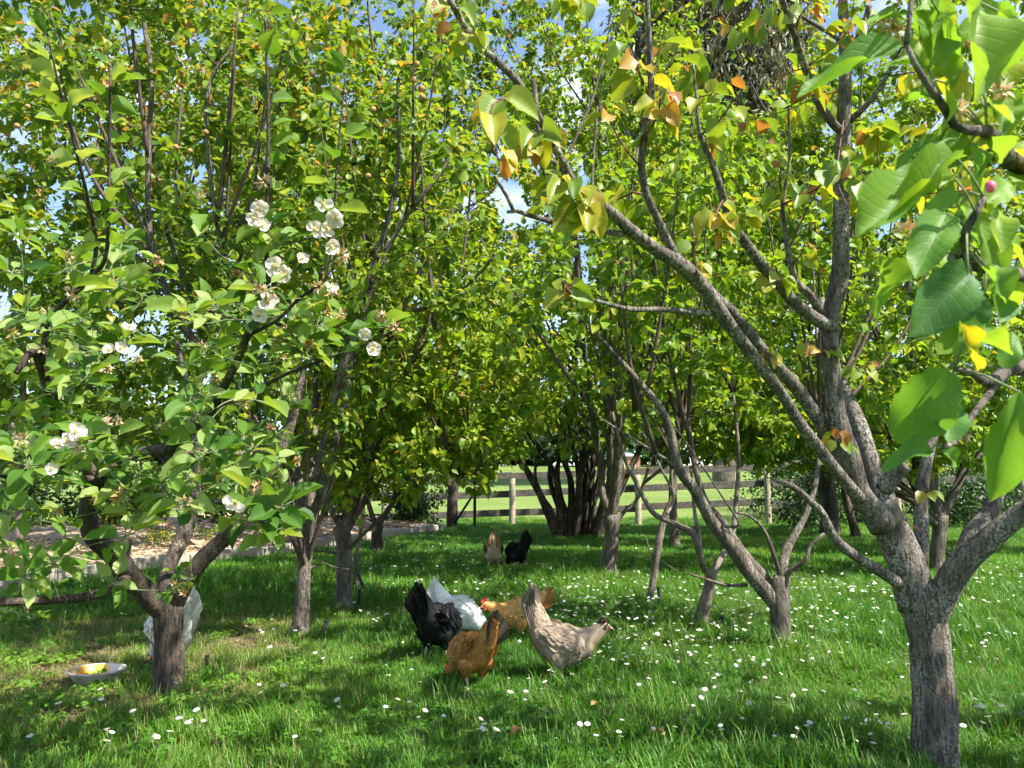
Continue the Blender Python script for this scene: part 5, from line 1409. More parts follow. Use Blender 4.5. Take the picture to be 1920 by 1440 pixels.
POSES = {
    # spine from rump to breast, neck to head, tail base/tip, all in metres, x forward, z up
    'walk': dict(body=[(-.115, .285), (-.075, .235), (-.02, .195), (.055, .180), (.125, .178)], by=[.030, .062, .088, .094, .060], bz=[.034, .066, .098, .102, .066],
                 neck=[(.08, .195), (.135, .205), (.185, .232), (.225, .258)], ny=[.072, .056, .038, .028], nz=[.075, .06, .042, .030],
                 head=(.238, .262), hd=(1, -.22), tail=[(-.075, .255), (-.105, .33), (-.118, .39)], ty=[.050, .034, .018], tz=[.062, .05, .035], ttip=(-.128, .495), tspread=.13, thigh=[(-.005, .12), (.0, .075)]),
    'peck': dict(body=[(-.13, .270), (-.085, .240), (-.02, .205), (.055, .170), (.115, .140)], by=[.035, .066, .090, .092, .062], bz=[.036, .068, .098, .098, .066],
                 neck=[(.07, .165), (.13, .128), (.185, .088), (.22, .058)], ny=[.070, .052, .036, .026], nz=[.075, .056, .038, .027],
                 head=(.236, .044), hd=(.75, -.65), tail=[(-.10, .25), (-.145, .315), (-.165, .355)], ty=[.052, .036, .02], tz=[.062, .05, .036], ttip=(-.195, .435), tspread=.20, thigh=[(-.005, .12), (.0, .075)]),
    'low': dict(body=[(-.125, .255), (-.085, .225), (-.02, .195), (.055, .182), (.12, .185)], by=[.034, .064, .088, .090, .058], bz=[.036, .066, .095, .096, .062],
                neck=[(.075, .20), (.135, .215), (.185, .232), (.215, .245)], ny=[.068, .050, .035, .027], nz=[.070, .052, .037, .028],
                head=(.23, .246), hd=(1, -.35), tail=[(-.10, .235), (-.15, .285), (-.18, .315)], ty=[.052, .036, .02], tz=[.060, .046, .034], ttip=(-.245, .375), tspread=.25, thigh=[(-.005, .12), (.0, .075)]),
}


def hen(p, yaw, size, pose, stops, label, seed, tail_stops=None, wing_stops=None, comb=1.0, crest=None, shank=None, lean=0.0, neck_tint=0.0, lace=False, group='hens on the lawn', skip_head=False):
    q = np.random.default_rng(seed)
    feather = (leaf_mid()[0] * (1, 1, .12), leaf_mid()[1])
    S = POSES[pose]
    e = empty('hen', p, label, 'hen', group, yaw)
    e.scale = (size, size, size)
    mat = feather_material('plumage_' + str(seed), stops)
    tmat = feather_material('tail_' + str(seed), tail_stops or stops)
    wmat = feather_material('wing_' + str(seed), wing_stops or stops)
    x3 = lambda L: [(a, 0, b) for a, b in L]
    sp = Soup()
    for args in ((x3(S['body']), S['by'], S['bz']), (x3(S['neck']), S['ny'], S['nz']), (x3(S['tail']), S['ty'], S['tz'])):
        sp.add(*loft(*args))
    hx, hz = S['head']; hd = norm(np.array((S['hd'][0], 0, S['hd'][1])))
    h0 = np.array((hx, 0, hz))
    sp.add(*loft([h0 - hd * .012, h0 + hd * .004, h0 + hd * .018], [.022, .0235, .014], [.025, .026, .015]))
    for s in (-1, 1):
        t0, t1 = S['thigh']
        sp.add(*loft([(t0[0] - .015, s * .05, t0[1] + .03), (t0[0], s * .052, t0[1]), (t1[0] + .004, s * .05, t1[1])], [.044, .036, .015], [.052, .040, .015]))
    raw = sp.mesh('body_raw', mat)
    tmp = bpy.data.objects.new('body_raw', raw); col.objects.link(tmp)
    md = tmp.modifiers.new('r', 'REMESH'); md.mode = 'VOXEL'; md.voxel_size = .0068
    ms = tmp.modifiers.new('s', 'SMOOTH'); ms.factor = .5; ms.iterations = 7
    dg = bpy.context.evaluated_depsgraph_get(); dg.update()
    bodym = bpy.data.meshes.new_from_object(tmp.evaluated_get(dg))
    bpy.data.objects.remove(tmp); bpy.data.meshes.remove(raw)
    bodym.name = 'body'
    nv = len(bodym.vertices)
    co = np.zeros(nv * 3, np.float32); bodym.vertices.foreach_get('co', co); co = co.reshape(-1, 3)
    a_ = bodym.attributes.get('tint') or bodym.attributes.new('tint', 'FLOAT', 'POINT')
    if a_.domain != 'POINT' or len(a_.data) != nv:
        bodym.attributes.remove(a_); a_ = bodym.attributes.new('tint', 'FLOAT', 'POINT')
    tv = .5 + .12 * np.sin(co[:, 0] * 90 + np.sin(co[:, 2] * 70) * 2) + q.normal(0, .06, nv)
    a_.data.foreach_set('value', tv.astype(np.float32))
    for pl in bodym.polygons: pl.use_smooth = True
    if not bodym.materials: bodym.materials.append(mat)
    obj('body', bodym, e)
    # contour feathers lying along the body
    nf = len(bodym.polygons)
    far_ = p[1] > 8
    cen = np.zeros(nf * 3, np.float32); bodym.polygons.foreach_get('center', cen); cen = cen.reshape(-1, 3).astype(float)
    nrm = np.zeros(nf * 3, np.float32); bodym.polygons.foreach_get('normal', nrm); nrm = nrm.reshape(-1, 3).astype(float)
    spine = np.array(x3(S['neck'][::-1] + S['body'][::-1][1:]) )
    nk = len(S['neck'])
    di = ((cen[:, None, :] - spine[None]) ** 2).sum(2).argmin(1)
    flow = np.array([spine[min(i + 1, len(spine) - 1)] - spine[max(i - 1, 0)] for i in range(len(spine))])
    # hind part flows into the tail
    fl = norm(flow[di]) + np.array((0, 0, -.22))
    isneck = (di < nk - 1)
    wz = np.array(((S['body'][2][0] + S['body'][3][0]) / 2, (S['body'][2][1] + S['body'][3][1]) / 2 + .018))
    inwing = (np.abs(cen[:, 1]) > .045) & (((cen[:, 0] - wz[0] + .02) / .10) ** 2 + ((cen[:, 2] - wz[1]) / .052) ** 2 < 1)
    keep = ~inwing & (cen[:, 2] > .07) & (np.linalg.norm(cen - h0, axis=1) > .035)
    idx = np.where(keep)[0]
    idx = q.choice(idx, min(len(idx), 1200 if far_ else 3000), replace=False)
    c, n_, f_, k_ = cen[idx], nrm[idx], fl[idx], isneck[idx]
    ln = np.where(k_, q.uniform(.012, .020, len(idx)), q.uniform(.016, .027, len(idx)))
    f_ = f_ - n_ * (f_ * n_).sum(1, keepdims=True)
    ax = norm(f_) + n_ * q.uniform(-.02, .06, len(idx))[:, None] + q.normal(0, .09, (len(idx), 3))
    ti = np.clip(q.normal(.5, .2, len(idx)) + np.where(k_, neck_tint, 0), 0, 1)
    if lace: ti = np.where((q.random(len(idx)) < .10) & (c[:, 2] < .17) & (c[:, 1] < 0), .96, np.clip(ti, 0, .8))
    V, T, tt = leaf_arrays(dict(pos=c - n_ * .0015, ax=ax, nr=n_, ln=ln, wd=ln * np.where(k_, .24, .36), tint=ti), feather)
    obj('plumage', mesh('plumage', V, T, mat, True, {'tint': tt}), e, kind='stuff')
    # wings: a folded shield with rows of coverts and long flight feathers
    for s in (-1, 1):
        b = S['body']
        c0 = np.array(((b[2][0] + b[3][0]) / 2 + .012, 0, (b[2][1] + b[3][1]) / 2 + .018))
        dirb = norm(np.array((b[1][0] - b[3][0], 0, b[1][1] - b[3][1] + .01)))
        upb = np.array((-dirb[2], 0, dirb[0])); upb = upb if upb[2] > 0 else -upb
        VV, QQ = [], []
        nl, nw = 12, 8
        for i in range(nl + 1):
            t = i / nl
            for j in range(nw + 1):
                h = j / nw * 2 - 1
                prof = (math.sin(math.pi * min(1, t * .62 + .16)) ** .8) * (1 - max(0, t - .55) * 1.5) if t < .999 else .06
                pp = c0 + dirb * (-.085 + .215 * t) + upb * (h * .062 * max(prof, .05) + .008 - .012 * t)
                bulge = .083 * (1 - .35 * abs(h) ** 2.2) * (1 - .36 * max(0, t - .35)) - .018 * max(0, .25 - t) * 4
                VV.append((pp[0], s * (bulge + .024), pp[2]))
        for i in range(nl):
            for j in range(nw):
                a = i * (nw + 1) + j; QQ.append((a, a + 1, a + nw + 2, a + nw + 1) if s > 0 else (a, a + nw + 1, a + nw + 2, a + 1))
        VV = np.array(VV)
        w = obj('wing', mesh('wing', VV, np.array(QQ), wmat, True, {'tint': np.clip(.5 + .15 * np.sin(VV[:, 0] * 140) + q.normal(0, .05, len(VV)), 0, 1)}), e)
        m_ = 260
        ii = q.integers(0, len(VV), m_); base = VV[ii] + q.normal(0, .004, (m_, 3)) * (1, .2, 1)
        nn = np.repeat(np.array([[0, s * 1.0, .15]]), m_, 0)
        tloc = (base - c0).dot(dirb)
        l = np.where(tloc > .02, q.uniform(.034, .055, m_), q.uniform(.016, .027, m_))
        l = np.where(tloc > .085, .03, l)
        axx = dirb * 1.0 + upb * -.12 + q.normal(0, .07, (m_, 3)) + nn * .05
        base[:, 1] += s * .003
        V, T, tt = leaf_arrays(dict(pos=base, ax=axx, nr=nn + q.normal(0, .1, (m_, 3)), ln=l, wd=l * .24, tint=np.clip(q.normal(.5, .2, m_), 0, 1)), feather)
        obj('covert_feathers', mesh('covert_feathers', V, T, wmat, True, {'tint': tt}), w, kind='stuff')
    # tail fan, each long feather a part
    tb = np.array((S['tail'][1][0], 0, S['tail'][1][1])); tt_ = np.array((S['ttip'][0], 0, S['ttip'][1]))
    tdir = tt_ - tb; tl = np.linalg.norm(tdir); tdir /= tl
    side = np.array((0, 1.0, 0)); back = np.cross(side, tdir)
    fv, fq = leaf_fine(8, 4, .28, .32, .10, -.04, .02, 0.0, seed)
    nft = 12
    for k in range(nft):
        s = -1 if k % 2 else 1; rank = k // 2
        me = mesh('tail_feather', fv, fq, tmat, True, {'tint': np.full(len(fv), float(np.clip(.45 + q.normal(0, .2), 0, 1)))})
        o = obj('tail_feather', me, e)
        i_ = rank + .35
        d = norm(tdir + side * s * .052 * i_ - back * (S['tspread'] * .34 * i_ + q.normal(0, .015)))
        base = tb - tdir * .06 + side * s * .004 * i_ - back * .006 * i_
        l = (tl + .05) * (1.0 - .075 * rank) * q.uniform(.95, 1.03)
        o.matrix_basis = leaf_matrix(base, d, norm(side * s * .75 + back * .65), l, .021)
    # head details
    rgt = np.array((0, 1.0, 0)); upv = np.cross(rgt, hd) * -1
    upv = upv if upv[2] > 0 else -upv
    P = np.array([h0 + hd * .018, h0 + hd * .032 - upv * .001, h0 + hd * .046 - upv * .006])
    V, Q, T = tube(P, np.array([.0095, .007, .0012]), 8); s_ = Soup(); s_.add(V, Q, T); obj('beak', s_.mesh('beak', M['beak']), e)
    for s in (-1, 1):
        bm = bmesh.new(); bmesh.ops.create_icosphere(bm, subdivisions=2, radius=.0042)
        me = bpy.data.meshes.new('eye'); bm.to_mesh(me); bm.free(); me.materials.append(M['eye'])
        o = obj('eye', me, e); o.location = h0 + hd * .011 + upv * .006 + rgt * s * .0205
    if comb > 0:
        # single comb with points
        n = 6; VV, FF = [], []
        for i in range(2 * n + 1):
            t = i / (2 * n)
            b0 = h0 + hd * (.026 - .052 * t) + upv * (.016 + .008 * math.sin(math.pi * t))
            hgt = (.010 + .017 * math.sin(math.pi * (t * .85 + .1))) * (1.15 if i % 2 else .55) * comb
            for s in (-1, 1): VV.append(b0 + rgt * s * .003)
            for s in (-1, 1): VV.append(b0 + upv * hgt + rgt * s * .0012)
        for i in range(2 * n):
            a = i * 4; b = a + 4
            FF += [(a, b, b + 2, a + 2), (a + 1, a + 3, b + 3, b + 1), (a + 2, b + 2, b + 3, a + 3)]
        obj('comb', mesh('comb', np.array(VV), np.array(FF), M['comb']), e)
        for s in (-1, 1):
            s_ = Soup(); V, Q, T = tube(np.array([h0 + hd * .012 - upv * .014 + rgt * s * .010, h0 + hd * .014 - upv * .026 + rgt * s * .011, h0 + hd * .014 - upv * .036 + rgt * s * .010]), np.array([.006, .0085, .003]) * comb, 8)
            s_.add(V, Q, T); obj('wattle', s_.mesh('wattle', M['comb']), e)
            # red face patch
            bm = bmesh.new(); bmesh.ops.create_uvsphere(bm, u_segments=10, v_segments=6, radius=1.0)
            bmesh.ops.scale(bm, vec=(.015, .004, .012), verts=bm.verts)
            me = bpy.data.meshes.new('face'); bm.to_mesh(me); bm.free(); me.materials.append(M['comb'])
            for pl in me.polygons: pl.use_smooth = True
            o = obj('face', me, e); o.location = h0 + hd * .010 + rgt * s * .0185 + upv * .001
    if crest:
        cm = feather_material('crest_' + str(seed), crest)
        n = 110
        d = norm(q.normal(0, 1, (n, 3)) * (.8, .8, .6) + (-.5, 0, .7))
        V, T, tt = leaf_arrays(dict(pos=h0 + d * .014 + upv * .008 - hd * .004, ax=d + q.normal(0, .3, (n, 3)) - hd * .5, nr=d + q.normal(0, .5, (n, 3)), ln=q.uniform(.018, .034, n), wd=np.full(n, .005), tint=q.random(n)), leaf_low())
        obj('crest', mesh('crest', V, T, cm, True, {'tint': tt}), e, kind='stuff')
        n = 80
        d = norm(q.normal(0, 1, (n, 3)) * (.6, 1, .6) + (0, 0, -.5))
        V, T, tt = leaf_arrays(dict(pos=h0 + d * .019 + hd * .004, ax=d * .6 - hd * .7 + q.normal(0, .3, (n, 3)), nr=d, ln=q.uniform(.014, .026, n), wd=np.full(n, .005), tint=q.random(n) * .6), leaf_low())
        obj('beard', mesh('beard', V, T, cm, True, {'tint': tt}), e, kind='stuff')
    # legs: scaly shank and four toes
    for s, sw in ((-1, .02), (1, -.028)):
        t1 = S['thigh'][1]
        k0 = np.array((t1[0], s * .05, t1[1] + .01)); foot = np.array((sw + .012, s * .05, .006)); hock = (k0 + foot) / 2 + (-.012, 0, .01)
        s_ = Soup(); V, Q, T = tube(smooth_path([k0, hock, foot], [.0085, .0072, .007], .012)[0], smooth_path([k0, hock, foot], [.0085, .0072, .007], .012)[1], 8, .04); s_.add(V, Q, T)
        lg = obj('leg', s_.mesh('leg', M['shank']), e)
        for an in (0, .55, -.55, math.pi):
            L_ = .05 if an != math.pi else .022
            d = np.array((math.cos(an), math.sin(an), 0))
            s_ = Soup(); V, Q, T = tube(np.array([foot, foot + d * L_ * .5 + (0, 0, .006), foot + d * L_ * .92, foot + d * L_ * 1.08 - (0, 0, .003)]), np.array([.0055, .0048, .0035, .001]), 6); s_.add(V, Q, T)
            obj('toe', s_.mesh('toe', M['shank']), lg)
    return e


BUFF = [(0, (0.15, 0.108, 0.075)), (.5, (0.29, 0.22, 0.155)), (1, (0.42, 0.33, 0.235))]
GREYT = [(0, (0.10, 0.08, 0.065)), (.6, (0.22, 0.175, 0.14)), (1, (0.32, 0.27, 0.22))]
GINGER = [(0, (0.20, 0.075, 0.018)), (.5, (0.42, 0.19, 0.05)), (1, (0.58, 0.31, 0.10))]
GOLD = [(0, (0.32, 0.15, 0.035)), (.5, (0.55, 0.29, 0.085)), (1, (0.66, 0.42, 0.16))]
BLACK = [(0, (0.004, 0.004, 0.005)), (.85, (0.014, 0.014, 0.017)), (.93, (0.03, 0.03, 0.035)), (1, (0.30, 0.30, 0.32))]
WHITE = [(0, (0.55, 0.53, 0.48)), (.5, (0.74, 0.72, 0.66)), (1, (0.82, 0.81, 0.77))]
CREAM = [(0, (0.34, 0.24, 0.14)), (.5, (0.55, 0.44, 0.30)), (1, (0.70, 0.62, 0.48))]
D = math.radians
hen(ground(1046, 1284), D(8), 1.06, 'walk', BUFF, 'fawn grey hen with tall upright tail and dark crest walking to the right', 1, GREYT, comb=0, crest=[(0, (0.02, 0.012, 0.008)), (.6, (0.06, 0.035, 0.022)), (1, (0.24, 0.18, 0.13))], neck_tint=-.25)
hen(ground(888, 1302), D(126), .98, 'peck', GINGER, 'ginger hen seen from behind, closest of the flock, tail raised to the right', 2, [(0, (0.05, 0.03, 0.02)), (.5, (0.16, 0.12, 0.09)), (1, (0.36, 0.31, 0.26))])
hen(ground(818, 1248), D(66), 1.12, 'peck', BLACK, 'black hen seen from behind beside the white hen on the lawn', 3, [(0, (0.004, 0.004, 0.005)), (1, (0.012, 0.012, 0.014))], lace=True)
hen(ground(862, 1207), D(-14), .97, 'peck', WHITE, 'white hen pecking the grass between the black hen and the ginger hens', 4)
hen(ground(974, 1203), D(186), .95, 'low', GOLD, 'golden buff hen with red comb facing left behind the fawn hen', 5, GINGER, comb=1.2)
hen(ground(318, 1262), D(132), 1.12, 'peck', WHITE, 'white hen half hidden behind the apple trunk', 6)
hen(ground(925, 1070), D(92), 1.12, 'peck', CREAM, 'pale buff hen far down the lane seen from behind', 7, [(0, (0.25, 0.13, 0.06)), (1, (0.45, 0.30, 0.18))])
hen(ground(970, 1071), D(118), 1.15, 'peck', [(0, (0.004, 0.004, 0.005)), (1, (0.013, 0.013, 0.015))], 'black hen far down the lane beside the pale buff hen', 8)

# ------------------------------------------------------------------ feeding bowl
def bowl_material():
    m, nd, lk, out = nodes_of('painted_glaze')
    tc = nd.new('ShaderNodeTexCoord')
    n = nd.new('ShaderNodeTexNoise'); n.inputs['Scale'].default_value = 9; n.inputs['Detail'].default_value = 3
    lk.new(tc.outputs['Object'], n.inputs['Vector'])
    gr = nd.new('ShaderNodeSeparateXYZ'); lk.new(tc.outputs['Object'], gr.inputs[0])
    ma = nd.new('ShaderNodeMath'); ma.operation = 'MULTIPLY_ADD'; ma.inputs[1].default_value = 2.4; ma.inputs[2].default_value = .5
    lk.new(gr.outputs['X'], ma.inputs[0])
    ad = nd.new('ShaderNodeMath'); ad.operation = 'MULTIPLY_ADD'; ad.inputs[1].default_value = .35; lk.new(n.outputs['Fac'], ad.inputs[0]); lk.new(ma.outputs[0], ad.inputs[2])
    su = nd.new('ShaderNodeMath'); su.operation = 'SUBTRACT'; su.inputs[1].default_value = .17; lk.new(ad.outputs[0], su.inputs[0])
    r = ramp(nd, [(0.05, (.45, .42, .36)), (.18, (.62, .30, .03)), (.5, (.80, .48, .05)), (.62, (.66, .62, .52)), (.74, (.60, .58, .50)), (.80, (.22, .30, .10)), (.86, (.58, .30, .28)), (.95, (.45, .15, .13))])
    lk.new(su.outputs[0], r.inputs['Fac'])
    p = nd.new('ShaderNodeBsdfPrincipled'); p.inputs['Roughness'].default_value = .25
    lk.new(r.outputs['Color'], p.inputs['Base Color']); lk.new(p.outputs[0], out.inputs['Surface'])
    return m


def lathe(prof, seg=48):
    V = []
    for (r_, z) in prof:
        for k in range(seg):
            a = 2 * math.pi * k / seg; V.append((r_ * math.cos(a), r_ * math.sin(a), z))
    n = len(prof); i = np.arange(n - 1)[:, None] * seg; j = np.arange(seg)[None]; j2 = (j + 1) % seg
    return np.array(V), np.stack((i + j, i + j2, i + seg + j2, i + seg + j), -1).reshape(-1, 4)


bp = ground(180, 1282)
bp = ground(180, 1284)
bowl = empty('feeding_bowl', bp, 'wide shallow pottery bowl with yellow painted inside on the worn grass', 'bowl')
bowl.scale = (.8, .8, .8)
V, Q = lathe([(.001, .006), (.10, .006), (.105, .0), (.118, .0), (.122, .012), (.150, .050), (.164, .068)])
obj('outside', mesh('outside', V, Q, plain('pottery', (0.50, 0.46, 0.40), .55, .12, 12, .4, .1)), bowl)
V, Q = lathe([(.164, .0681), (.171, .070), (.175, .077), (.172, .084), (.164, .085), (.160, .080)])
obj('rim', mesh('rim', V, Q, plain('rim_glaze', (0.58, 0.52, 0.44), .35, .2, 18, .5, .05, (0.34, 0.24, 0.20))), bowl)
V, Q = lathe([(.1601, .0801), (.150, .058), (.125, .026), (.10, .018), (.001, .016)])
obj('inside', mesh('inside', V, Q, bowl_material()), bowl)

# ------------------------------------------------------------------ stakes and fallen leaves
m_stake = plain('stake_dark', (0.022, 0.022, 0.022), .7, .3, 30, .3, .2)
for (u0, v0, u1, v1, w, lab) in [(601, 1200, 614, 1163, 8, 'short black leaning stake right of the curved slim trunk'), (674, 1140, 674, 1105, 5, 'thin dark stake right of the stout grey trunk'),
                                 (684, 1108, 672, 1076, 5, 'thin dark stake leaning against the sapling behind the stout trunk'), (388, 1268, 389, 1228, 8, 'black upright stake right of the apple trunk'),
                                 (1345, 1186, 1355, 1156, 8, 'short dark leaning stake right of the crooked trunk'), (1238, 1141, 1235, 1100, 7, 'dark green stake right of the thin pale sapling'),
                                 (1776, 1072, 1778, 1036, 6, 'dark stake right of the trunk behind the right fork'), (1180, 1072, 1187, 1050, 5, 'short dark twig stake in the shade right of the scarred trunk')]:
    g0 = ground(u0, v0); t1 = at(u1, v1, g0[1])
    e = empty('stake', g0, lab, 'stake', 'dark stakes in the lawn')
    d = t1 - g0; Rr = w / 2 * g0[1] / F
    P = np.array([-.08 * d, .5 * d, .93 * d, d]); V, Q, T = tube(P, np.array([Rr, Rr, Rr, Rr * .6]), 8, .04)
    sp = Soup(); sp.add(V, Q, T); obj('shaft', sp.mesh('shaft', m_stake), e)
    V, Q, T = tube(np.array([d * .93, d * .99, d * 1.02]), np.array([Rr * 1.12, Rr * 1.1, Rr * .7]), 8); sp = Soup(); sp.add(V, Q, T); obj('cap', sp.mesh('cap', m_stake), e)

m_fallen = leaf_material('fallen_leaf', [(0, (0.28, 0.09, 0.04)), (1, (0.55, 0.27, 0.10))], .2, .6, (1, .8, .5), .3)
for k, (u, v, l, ti, lab) in enumerate([(957, 1406, .06, .9, 'curled orange fallen leaf in the grass at the bottom middle'), (1108, 1346, .035, .95, 'small yellow brown fallen leaf in the grass below the fawn hen'),
                                        (1190, 1176, .05, .05, 'small reddish fallen leaf among the daisies right of the fawn hen'), (1222, 1400, .05, .0, 'small dark red fallen leaf in the grass at the lower right'),
                                        (700, 1112, .08, .8, 'pale brown fallen leaf in the grass right of the stout trunk')]):
    V, Q = leaf_fine(8, 4, .5, .6, .35, -.1, .12, .04, 70 + k)
    me = mesh('fallen_leaf', V, Q, m_fallen, True, {'tint': np.full(len(V), ti)})
    o = obj('fallen_leaf', me, None, lab, 'leaf', 'fallen leaves on the grass')
    p = ground(u, v) + (0, 0, .055)
    o.matrix_basis = leaf_matrix(p, np.array((1, .25 * math.sin(k), .05)), np.array((0, -.25, 1.0)), l, l * .33)

# ================================================================== grass
def tuft(name, n, rad, h, w, bend, seed, mat, tint=(.45, .2), broad=False):
    q = np.random.default_rng(seed)
    a = q.uniform(0, 6.28, n); rr = rad * np.sqrt(q.random(n))
    base = np.stack((rr * np.cos(a), rr * np.sin(a), np.zeros(n)), -1)
    if broad:
        m = n
        st = q.uniform(.35, 1, m) * h
        pos = base + np.stack((q.normal(0, .01, m), q.normal(0, .01, m), st), -1)
        an = q.uniform(0, 6.28, m)
        ax = np.stack((np.cos(an), np.sin(an), q.normal(.1, .25, m)), -1)
        l = q.uniform(.016, .034, m)
        V, T, ti = leaf_arrays(dict(pos=pos, ax=ax, nr=q.normal(0, .35, (m, 3)) + (0, 0, 1), ln=l, wd=l * .36, tint=np.clip(q.normal(*tint, m), 0, 1)), leaf_mid())
        return mesh(name, V, T, mat, True, {'tint': ti})
    out = q.uniform(0, 6.28, n); bd = np.abs(q.normal(bend, bend * .5, n)); hh = h * q.uniform(.45, 1.1, n)
    d = np.stack((np.cos(out), np.sin(out), np.zeros(n)), -1); sd = np.stack((-np.sin(out), np.cos(out), np.zeros(n)), -1)
    V = np.zeros((n, 7, 3)); ws = w * q.uniform(.7, 1.3, n)
    for k, t in enumerate((0, .35, .72)):
        c = base + d * (bd * hh * t * t)[:, None] + np.array((0, 0, 1.0)) * (hh * (t - .18 * bd * t * t))[:, None]
        wk = ws * (1, .85, .55)[k]
        V[:, 2 * k] = c - sd * wk[:, None]; V[:, 2 * k + 1] = c + sd * wk[:, None]
    V[:, 6] = base + d * (bd * hh * 1.05)[:, None] + np.array((0, 0, 1.0)) * (hh * (1 - .3 * bd))[:, None]
    Q0 = np.array([(0, 1, 3, 2), (2, 3, 5, 4)]); T0 = np.array([(4, 5, 6)])
    off = (np.arange(n) * 7)[:, None, None]
    ti = np.clip(q.normal(tint[0], tint[1], n), 0, 1)
    return mesh(name, V.reshape(-1, 3), [(Q0[None] + off).reshape(-1, 4), (T0[None] + off).reshape(-1, 3)], mat, True, {'tint': np.repeat(ti, 7)})


def scatter(name, pts, rotz, scl, dry, proto_me, label):
    """one lawn object whose geometry nodes set the tuft at every point"""
    n = len(pts)
    me = bpy.data.meshes.new(name)
    me.vertices.add(n); me.vertices.foreach_set('co', np.ascontiguousarray(pts, np.float32).ravel())
    for nm, arr in (('rz', rotz), ('sc', scl), ('dry', dry)):
        a = me.attributes.new(nm, 'FLOAT', 'POINT'); a.data.foreach_set('value', np.ascontiguousarray(arr, np.float32))
    o = obj(name, me, None, label, 'grass', None, 'stuff')
    po = bpy.data.objects.new(name + '_tuft', proto_me)
    ng = bpy.data.node_groups.new(name, 'GeometryNodeTree')
    ng.interface.new_socket(name='Geometry', in_out='INPUT', socket_type='NodeSocketGeometry')
    ng.interface.new_socket(name='Geometry', in_out='OUTPUT', socket_type='NodeSocketGeometry')
    N, L = ng.nodes, ng.links
    gi, go = N.new('NodeGroupInput'), N.new('NodeGroupOutput')
    oi = N.new('GeometryNodeObjectInfo'); oi.inputs['Object'].default_value = po; oi.inputs['As Instance'].default_value = True
    ip = N.new('GeometryNodeInstanceOnPoints')
    def named(k):
        x = N.new('GeometryNodeInputNamedAttribute'); x.data_type = 'FLOAT'; x.inputs['Name'].default_value = k
        return [s for s in x.outputs if s.name == 'Attribute' and s.enabled][0]
    cx = N.new('ShaderNodeCombineXYZ'); L.new(named('rz'), cx.inputs['Z'])
    L.new(gi.outputs[0], ip.inputs['Points']); L.new(oi.outputs['Geometry'], ip.inputs['Instance'])
    L.new(cx.outputs[0], ip.inputs['Rotation']); L.new(named('sc'), ip.inputs['Scale'])
    L.new(ip.outputs[0], go.inputs[0])
    md = o.modifiers.new('scatter', 'NODES'); md.node_group = ng
    return o


q = np.random.default_rng(99)
def wedge(n, y0, y1, margin=1.2):
    y = np.sqrt(q.uniform(y0 ** 2, y1 ** 2, n)); x = q.uniform(-1, 1, n) * (.66 * y + margin)
    return x, y


def lawn_points(n, y0, y1, keep):
    x, y = wedge(n, y0, y1)
    ex = np.interp(y, EP[:, 1], EP[:, 0])
    ok = (x > ex + .1) & (q.random(n) < keep(x, y))
    x, y = x[ok], y[ok]
    return np.stack((x, y, gh(x, y) - .004), -1), x, y


def rise(x, y):
    """how lush the lawn is: 0 worn, 1 long"""
    return np.clip((.35 + .75 * vnoise(x, y, .55, 8)) * (1 - dryness(x, y)) * np.clip(.55 + .22 * (x + 1.2), .5, 1.0), 0, 1)


for (nm, lab, n, y0, y1, pr, keep, sc, bias) in [
    ('lawn_grass', 'short green lawn grass under the orchard trees', 26000, 2.3, 7.5, tuft('g1', 46, .07, .085, .0022, .55, 1, M['grass'], (.42, .2)), lambda x, y: 1 - .93 * dryness(x, y), (.6, 1.15), 0.0),
    ('long_grass', 'longer lush grass blades among the daisies', 9000, 2.3, 9.5, tuft('g2', 34, .06, .16, .0028, .7, 2, M['grass'], (.40, .18)), lambda x, y: np.clip(rise(x, y) * 1.6 - .55, 0, 1), (.6, 1.25), 0.0),
    ('broad_leaf_groundcover', 'small round leaved clover and daisy leaves in the lawn', 9000, 2.3, 8.0, tuft('g3', 34, .08, .05, .003, .4, 3, M['grass'], (.34, .16), True), lambda x, y: np.clip(vnoise(x, y, .7, 21) * 1.6 - .45, 0, 1) * (1 - .7 * dryness(x, y)), (.7, 1.2), -.03),
    ('dry_grass', 'worn brownish mown grass under the apple tree', 9000, 2.6, 8.5, tuft('g4', 40, .08, .04, .0018, 1.1, 4, M['grass'], (.80, .16)), lambda x, y: np.clip(dryness(x, y) * 1.5, 0, 1), (.6, 1.2), -.05),
    ('distant_grass', 'green grass farther down the lane', 16000, 7.2, 23.0, tuft('g5', 60, .14, .10, .0042, .55, 5, M['grass'], (.45, .2)), lambda x, y: np.where(y > 21.3, .4, 1.0), (.7, 1.3), .04)]:
    P, x, y = lawn_points(n, y0, y1, keep)
    m = len(P)
    dr = bias - .05 + .42 * (vnoise(x, y, .9, 31) - .5) + .30 * dryness(x, y) + .10 * (vnoise(x, y, .25, 32) - .5)
    scatter(nm, P, q.uniform(0, 6.28, m), q.uniform(sc[0], sc[1], m) * (.75 + .5 * vnoise(x, y, .6, 8)), dr, pr, lab)

